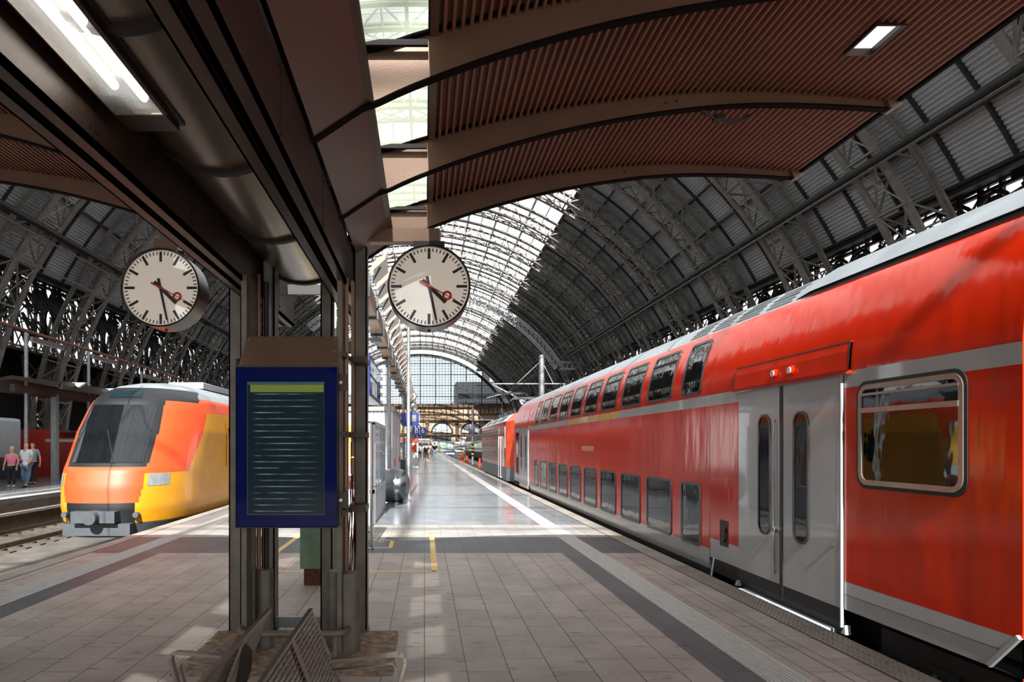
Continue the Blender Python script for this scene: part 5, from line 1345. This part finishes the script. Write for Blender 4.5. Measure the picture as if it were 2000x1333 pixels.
# kiosk with orange fascia
t = thing('sales_kiosk', (X_(810, 48), 48, 0), 'small white kiosk with an orange top band down the platform', 'kiosk')
m = MB(); m.box(X_(795, 48), X_(817, 48), 48, 51, 0, Z_(859, 48)); m.build('body', 'white_paint', t)
m = MB(); m.box(X_(794, 48), X_(817.5, 48), 47.95, 51.05, Z_(865, 48), Z_(857.5, 48)); m.build('fascia', 'orange_sign', t)
m = MB(); m.box(X_(804, 48), X_(814, 48), 47.96, 48, Z_(884, 48), Z_(870, 48)); m.build('poster', 'orange', t)
for i, (px, yy, c_) in enumerate(((786, 29.0, 'dark_grey'), (790, 31.5, 'galv'))):
    x = X_(px, yy); t = thing('litter_bin', (x, yy, 0), ('dark' if i == 0 else 'pale grey') + ' slim litter bin past the white service building', 'bin')
    m = MB(); m.box(x-.12, x+.12, yy, yy+.3, 0.02, .95); m.build('body', c_, t, bevel=.02); m = MB(); m.box(x-.13, x+.13, yy-.01, yy+.31, .95, 1.0); m.build('lid', 'galv', t)
# platform-end hoarding, stalls, buffer stop, bollards
m = MB(); m.box(X_(842, 140), X_(888, 140), 140, 140.3, -.1, 2.3); tag(m.build('hoarding', 'mint'), 'pale green hoarding with pictures at the far end of the track', 'hoarding')
t = thing('advert_panel', (X_(898, 138), 138, 0), 'white advertising panel beside the hoarding at the far end', 'panel')
m = MB(); m.box(X_(888, 138), X_(906, 138), 138, 138.2, .2, 2.2); m.build('panel', 'white_paint', t); m = MB(); m.box(X_(889, 138), X_(905, 138), 137.95, 138, .5, .7); m.box(X_(889, 138), X_(905, 138), 137.95, 138, 1.1, 1.3); m.build('shelf', 'dark_grey', t); m = MB(); m.box(X_(889, 138), X_(890, 138), 138, 138.2, 0, .2); m.box(X_(904, 138), X_(905, 138), 138, 138.2, 0, .2); m.build('leg', 'dark_grey', t)
t = thing('buffer_stop', (5.05, 126, -.85), 'blue and white buffer stop at the end of the right track', 'buffer stop')
m = MB(); m.box(3.7, 5.8, 126, 127.5, -.3, .35); m.build('beam', 'blue_sign', t); m = MB(); m.box(3.9, 5.6, 125.9, 126, -.2, .1); m.build('face', 'white_paint', t)
m = MB(); m.box(3.9, 4.2, 126, 127.5, -.87, -.3); m.box(5.3, 5.6, 126, 127.5, -.87, -.3); m.build('support', 'dark_grey', t)
for i, (px, yy) in enumerate(((903, 95), (912, 88), (937, 72))):
    x = X_(px, yy); m = MB(); m.cyl((x, yy, -.89), (x, yy, .15), .12 if i else .22, 10); m.box(x-.3, x+.3, yy-.2, yy+.2, -.89, -.82)
    tag(m.build('marker_post', 'orange_sign'), ['wide orange marker post standing by the far tracks', 'slim orange marker post standing by the far tracks', 'orange marker post close beside the locomotive'][i], 'marker post')
# distant stalls
for i, (xa, xb, m_, lab) in enumerate(((-9.5, -4.5, 'orange_sign', 'orange fronted stall at the far head of the platforms'), (-3.5, 1.2, 'white_paint', 'white fronted stall at the far head of the platforms'), (14, 20, 'mint', 'pale green stall at the far right head of the platforms'))):
    t = thing('market_stall', ((xa+xb)/2, 168, 0), lab, 'stall'); m = MB(); m.box(xa, xb, 168, 171, 0, 2.4); m.build('body', 'building_pale', t); m = MB(); m.box(xa-.1, xb+.1, 167.9, 171.1, 2.4, 3.0); m.build('fascia', m_, t)
    m = MB(); m.box(xa+.3, xb-.3, 167.95, 168, .9, 2.1); m.build('counter_opening', 'dark_grey', t)

# ================================================================ MASTS, WIRES
def mast(x, y, z0, z1, lab, r=.17, arm_=True, stripes=False, arms=((-1, 4.6),)):
    t = thing('catenary_mast', (x, y, z0), lab, 'mast'); m = MB(); m.cyl((x, y, z0), (x, y, z1), r, 16, r2=r*.85); m.sphere((x, y, z1), r*.85, 12, 6); m.build('pole', 'galv', t, smooth=True)
    if arm_:
        m = MB()
        for s, L in arms:
            m.bar((x, y, z1-1.7), (x+s*L, y, z1-1.7), .06); m.bar((x+s*.2, y, z1-3.3), (x+s*L*.98, y, z1-1.75), .07); m.bar((x+s*L*.6, y, z1-2.2), (x+s*(L+.3), y, z1-2.6), .045)
            m.cyl((x+s*.25, y, z1-3.2), (x+s*.6, y, z1-2.95), .09, 10); m.bar((x, y, z1-.2), (x+s*L*.5, y, z1-1.7), .03)
        m.build('bracket_arm', 'galv', t)
    if stripes:
        for i in range(8): 
            m = MB(); m.cyl((x, y, .15+.22*i), (x, y, .37+.22*i), r*1.05, 12); m.build('warning_band', 'yellow_sign' if i % 2 else 'black', t)
    return t
mast(7.5, 43.7, -.89, 7.2, 'round grey catenary mast with bracket arm rising behind the red coach', .2, True, False, ((-1, 3.2), (1, 1.5)))
mast(5.85, 82.8, -.89, 6.3, 'slender catenary mast with black and yellow bands on the far right track bed', .14, True, True, ((1, 2.5),))
def wire(pts, r, lab, nm='overhead_wire'):
    m = MB(); m.tube(pts, r, 6); return tag(m.build(nm, 'rust' if 'rusty' in lab else 'iron_dark'), lab, 'wire')
wire([(5.02, 4, 4.7), (5.02, 43, 4.68), (5.02, 120, 4.7)], .012, 'dark overhead contact wire above the red coach and locomotive')
wire([(5.02, 4, 5.55), (5.02, 24, 5.25), (5.02, 43, 5.6), (5.02, 80, 5.3), (5.02, 120, 5.6)], .010, 'thin messenger wire just above the contact wire over the red coach')
wire([(-10.5, 10, 4.72), (-11.4, 30, 4.72), (-12.7, 46, 4.72)], .05, 'rusty brown overhead conductor crossing behind the left clock')
wire([(-6.75, 4, 4.72), (-6.75, 70, 4.72)], .012, 'dark overhead contact wire above the orange and yellow train')
wire([(-9.8, 8, 6.9), (-9.8, 90, 6.9)], .02, 'thin wire high on the left, passing behind the left clock')
wire([(9.2, 40, 4.7), (9.2, 150, 4.7)], .015, 'overhead contact wire above the distant train on the right')
wire([(7.5, 43.7, 6.9), (15, 60, 8.5), (24, 76, 9.5)], .02, 'slanting stay wire running right from the round catenary mast')
wire([(0.3, 150, 4.9), (2.6, 60, 5.4)], .03, 'pale overhead line above the far platform edge')
# left platform: posts, lamps, low roof
def lamp_tube(x, y, z, lab):
    t = thing('tube_lamp', (x+.2, y+1, z), lab, 'lamp', 'tube lamps on the left platform posts'); m = MB(); m.box(x-.09, x+.09, y, y+2.6, z+.05, z+.2); m.build('housing', 'stainless', t); m = MB(); m.cyl((x, y+.05, z+.03), (x, y+2.55, z+.03), .05, 10); m.build('tube', 'white_paint', t); return t
mp_ = [(51, 28.0, 'first from the left'), (173, 33.5, 'second from the left'), (276, 43, 'third from the left')]
for px, y, o_ in mp_:
    x = X_(px, y); pole(x, y, 6.2, .075, 'pale grey post on the far left platform, %s' % o_, True, None, 'lamp_post')
    lamp_tube(x+.12, y+.1, 5.85, 'white tube lamp fixed to the far left platform post, %s' % o_)
t = thing('low_canopy', (-16.3, 45, 3.6), 'low brown station canopy over the far left platform', 'canopy')
m = MB(); m.prism([(-18.2, 4.0), (-16.3, 4.35), (-14.4, 4.0), (-14.4, 3.85), (-16.3, 4.2), (-18.2, 3.85)], 27, 110); m.box(-14.45, -14.33, 27, 110, 3.8, 4.12); m.build('roof', 'steel_brown', t)
m = MB()
for i in range(14): m.prism([(-14.5, 4.15), (-13.9, 4.15), (-14.2, 3.95)], 28+3*i, 28.2+3*i)
m.build('bracket', 'pale_grey', t); m = MB(); m.box(-16.4, -16.2, 27, 110, 3.7, 4.0); m.build('ridge_beam', 'stone_dark', t)
for i in range(7):
    y = 30+9*i; m = MB(); m.box(-16.42, -16.18, y, y+.24, 0.0, 3.8); m.build('post', 'galv', t)
m = MB(); m.box(-17.0, -15.4, 40, 40.15, 2.6, 3.1); o = m.build('blue_sign_board', 'blue_sign', t)
m = MB(); m.bar((-16.6, 39.99, 2.75), (-16.6, 39.99, 2.98), .05); m.add([(-16.75, 39.99, 2.9), (-16.45, 39.99, 2.9), (-16.6, 39.99, 3.05)], [(0, 1, 2)]); m.build('arrow', 'white_text', o)
text_mesh('lettering', '1', .3, (-16.05, 39.99, 2.86), FACE, 'white_text', o)

# ================================================================ PEOPLE
def skin_mesh(name, verts, edges, mtl, parent, sub=1, root=0, flat=None):
    bm = bmesh.new(); lay = bm.verts.layers.skin.verify(); vv = []
    for (p, r) in verts:
        v = bm.verts.new(p); rx, ry = (r if isinstance(r, tuple) else (r, r)); v[lay].radius = (rx, ry); vv.append(v)
    vv[root][lay].use_root = True
    for a, b in edges: bm.edges.new((vv[a], vv[b]))
    me = bpy.data.meshes.new(name+'_raw'); bm.to_mesh(me); bm.free()
    o = bpy.data.objects.new(name+'_raw', me); COL.objects.link(o)
    o.modifiers.new('s', 'SKIN').use_smooth_shade = True; q = o.modifiers.new('d', 'SUBSURF'); q.levels = q.render_levels = sub
    bpy.context.view_layer.update()
    m2 = bpy.data.meshes.new_from_object(o.evaluated_get(bpy.context.evaluated_depsgraph_get()))
    bpy.data.objects.remove(o, do_unlink=True); bpy.data.meshes.remove(me)
    m2.name = name; m2.materials.clear(); m2.materials.append(MATS[mtl])
    for p in m2.polygons: p.use_smooth = True
    r = bpy.data.objects.new(name, m2); COL.objects.link(r); r.parent = parent; ORG[r.name] = ORG[parent.name]; return r
def person(loc, h, lab, top, bottom, hair, shoe='shoe', face=0, stride=.12, arms=((.12, 0), (.12, 0)), sleeves=True, bulk=1.0, bald=False, skirt=False, fingers=True, held=None, bag=None):
    t = thing('person', loc, lab, 'person'); s = h/1.75
    def P(x, y, z): return (x*s, y*s, z*s)
    hipz, shz = .92, 1.42
    V = []; E = []
    def av(p, r, prev=None):
        V.append((P(*p), (r[0]*s, r[1]*s) if isinstance(r, tuple) else r*s)); i = len(V)-1
        if prev is not None: E.append((prev, i))
        return i
    b = bulk
    pel = av((0, 0, hipz), (.15*b, .11*b)); wa = av((0, 0, 1.1), (.13*b, .10*b), pel); ch = av((0, 0, 1.3), (.155*b, .115*b), wa); nk = av((0, .0, 1.45), (.07, .07), ch); nk2 = av((0, -.01, 1.52), .055, nk)
    hd1 = av((0, -.015, 1.58), (.075, .085), nk2); hd2 = av((0, -.01, 1.66), (.082, .098), hd1); av((0, 0, 1.725), (.06, .07), hd2)
    legs = []; hands = []
    for sd, st in ((-1, stride), (1, -stride)):
        a = av((sd*.09, 0, .86), .09*b, pel); k = av((sd*.10, -.03-st*.4, .48), .06*b, a); an = av((sd*.10, .0+st*.9, .09), .042, k); f = av((sd*.115, -.13+st*.9, .035), (.042, .03), an)
        legs.append((a, k, an, f))
    for sd, (sp, fw) in zip((-1, 1), arms):
        a = av((sd*.18*b, 0, 1.40), .055*b, ch); e = av((sd*(.21*b+sp*.5), .02, 1.14), .04*b, a); wr = av((sd*(.2*b+sp), -.06-fw, .90), .028, e); pm = av((sd*(.2*b+sp), -.075-fw, .845), (.034, .02), wr)
        hands.append((a, e, wr, pm))
        if fingers:
            for q in range(4):
                L = (.06, .07, .065, .05)[q]; f1 = av((sd*(.2*b+sp)+(q-1.5)*.016, -.085-fw-.004*q, .80), .0095, pm); av((sd*(.2*b+sp)+(q-1.5)*.017, -.10-fw, .80-L), .008, f1)
            th = av((sd*(.2*b+sp)-sd*.03, -.10-fw, .84), .010, pm); av((sd*(.2*b+sp)-sd*.036, -.115-fw, .80), .009, th)
    body = skin_mesh('body', V, E, 'skin', t, 2)
    def sub_(name, ids, mtl, grow, root=0, extra=None, trimmer=None):
        idx = {i: n for n, i in enumerate(ids)}; vs = []
        for i in ids:
            p, r = V[i]; r = r if isinstance(r, tuple) else (r, r); g = grow*s
            if trimmer and i in trimmer: p = trimmer[i](p)
            vs.append((p, (r[0]+g, r[1]+g)))
        es = [(idx[a], idx[b_]) for a, b_ in E if a in idx and b_ in idx]
        return skin_mesh(name, vs, es, mtl, t, 1)
    mid = lambda f, o: (lambda p: tuple(o[i]+(p[i]-o[i])*f for i in range(3)))
    ids = [pel, wa, ch]+[h_[0] for h_ in hands]+[h_[1] for h_ in hands]
    trim = {hands[j][1]: mid(.75 if sleeves else .0, V[hands[j][0]][0]) for j in (0, 1)}
    if not sleeves: ids = [pel, wa, ch]+[h_[0] for h_ in hands]; trim = {}
    sub_('top', ids, top, .03, trimmer=trim)
    if skirt: m = MB(); m.cyl((loc[0], loc[1], loc[2]+.98*s), (loc[0], loc[1], loc[2]+.5*s), .15*s, 18, r2=.23*s); m.build('skirt', bottom, t, smooth=True)
    else: sub_('trousers', [pel]+[l[q] for l in legs for q in (0, 1, 2)], bottom, .014)
    for l in legs:
        a_, f = V[l[2]][0], V[l[3]][0]; m = MB(); m.sphere((loc[0]+(a_[0]+f[0])/2, loc[1]+(a_[1]+f[1])/2-.01, loc[2]+.042*s), .1*s, 12, 8, (.52, 1.35, .42)); m.build('shoe', shoe, t, smooth=True)
    if not bald:
        m = MB(); m.sphere((loc[0], loc[1]+.015*s, loc[2]+1.68*s), .098*s, 16, 10, (.95, 1.08, 1.0)); hh = m
        hh.v = [(x, y, z) if not (y < loc[1]-.045*s and z < loc[2]+1.69*s) else (x, loc[1]-.045*s, z) for x, y, z in hh.v]; hh.build('hair', hair, t, smooth=True)
    # face: eyes, nose, mouth, ears
    m = MB(); fx_, fyy, fz = loc
    for sd in (-1, 1): m.sphere((fx_+sd*.03*s, fyy-.09*s, fz+1.635*s), .009*s, 6, 4)
    m.build('eyes', 'black', body) if False else None
    m.build('eye', 'hair_dark', t)
    m = MB(); m.sphere((fx_, fyy-.112*s, fz+1.61*s), .014*s, 8, 6, (.8, 1, 1.5)); m.sphere((fx_-.085*s, fyy, fz+1.62*s), .022*s, 8, 6, (.4, .8, 1.3)); m.sphere((fx_+.085*s, fyy, fz+1.62*s), .022*s, 8, 6, (.4, .8, 1.3)); m.build('nose_and_ears', 'skin', t, smooth=True)
    m = MB(); m.sphere((fx_, fyy-.098*s, fz+1.575*s), .016*s, 8, 4, (1.3, .5, .35)); m.build('mouth', 'cloth_pink', t)
    if bag:
        m = MB(); m.sphere((fx_+bag[1]*s, fyy+.2*s, fz+bag[2]*s), .16*s, 14, 10, (.9, .7, 1.2)); m.build('bag', bag[0], t, smooth=True)
    if held:
        wr = V[hands[1][3]][0]; m = MB(); m.sphere((fx_+wr[0]-.04*s, fyy+wr[1]-.05*s, fz+.93*s), .1*s, 12, 8, (1.1, .6, .9)); m.build('sleeve_cuff' if False else 'held_jacket', held, t, smooth=True)
    t.rotation_euler = (0, 0, face)
    return t
Yp = 25.6
person((X_(23, Yp), Yp, 0), 1.52, 'woman in a sleeveless pink top and dark trousers on the far left platform', 'cloth_pink', 'cloth_dark', 'hair_blond', 'shoe_pale', radians(10), .03, ((.06, .02), (.04, .1)), False, 1.12)
person((X_(48.5, Yp), Yp+.1, 0), 1.68, 'bald man in a white short-sleeved shirt and blue jeans, walking beside the woman in pink', 'cloth_white', 'denim', 'hair_grey', 'shoe', radians(-12), .12, ((.08, .05), (.02, .16)), True, 1.1, bald=True, held='cloth_white')
person((X_(64, 27.2), 27.2, 0), 1.70, 'man in a grey-blue shirt standing behind the man in white', 'cloth_bluegrey', 'cloth_dark', 'hair_dark', 'shoe', radians(5), .05)
pp = [(833, 904, 'person with a dark dress and bag walking away down the platform', 'cloth_black', 'cloth_brown', True, 1.66, 'skin'), (849, 898, 'man in a dark shirt and blue jeans walking down the platform', 'cloth_dark', 'denim', False, 1.8, None),
      (838, 896, 'person in a white top further along the platform, between two walkers', 'cloth_white', 'cloth_bluegrey', False, 1.7, None), (829, 893, 'person in pale clothes far down the platform, left of the walkers', 'cloth_white', 'cloth_dark', False, 1.7, None),
      (820, 897, 'person in a blue top standing beside the kiosk with the orange band', 'cloth_bluegrey', 'cloth_dark', False, 1.7, None), (843, 891, 'small distant person in an orange top near the head of the platform', 'orange_sign', 'cloth_dark', False, 1.7, None)]
for px, py, lab, a, b, sk, h, _ in pp:
    yy = 1.6*F/(py-VY); person(((px-VX)*yy/F, yy, 0), h, lab, a, b, 'hair_dark', 'shoe', pi, .14, skirt=sk, bag=('cloth_black', .12, 1.2) if sk else None)
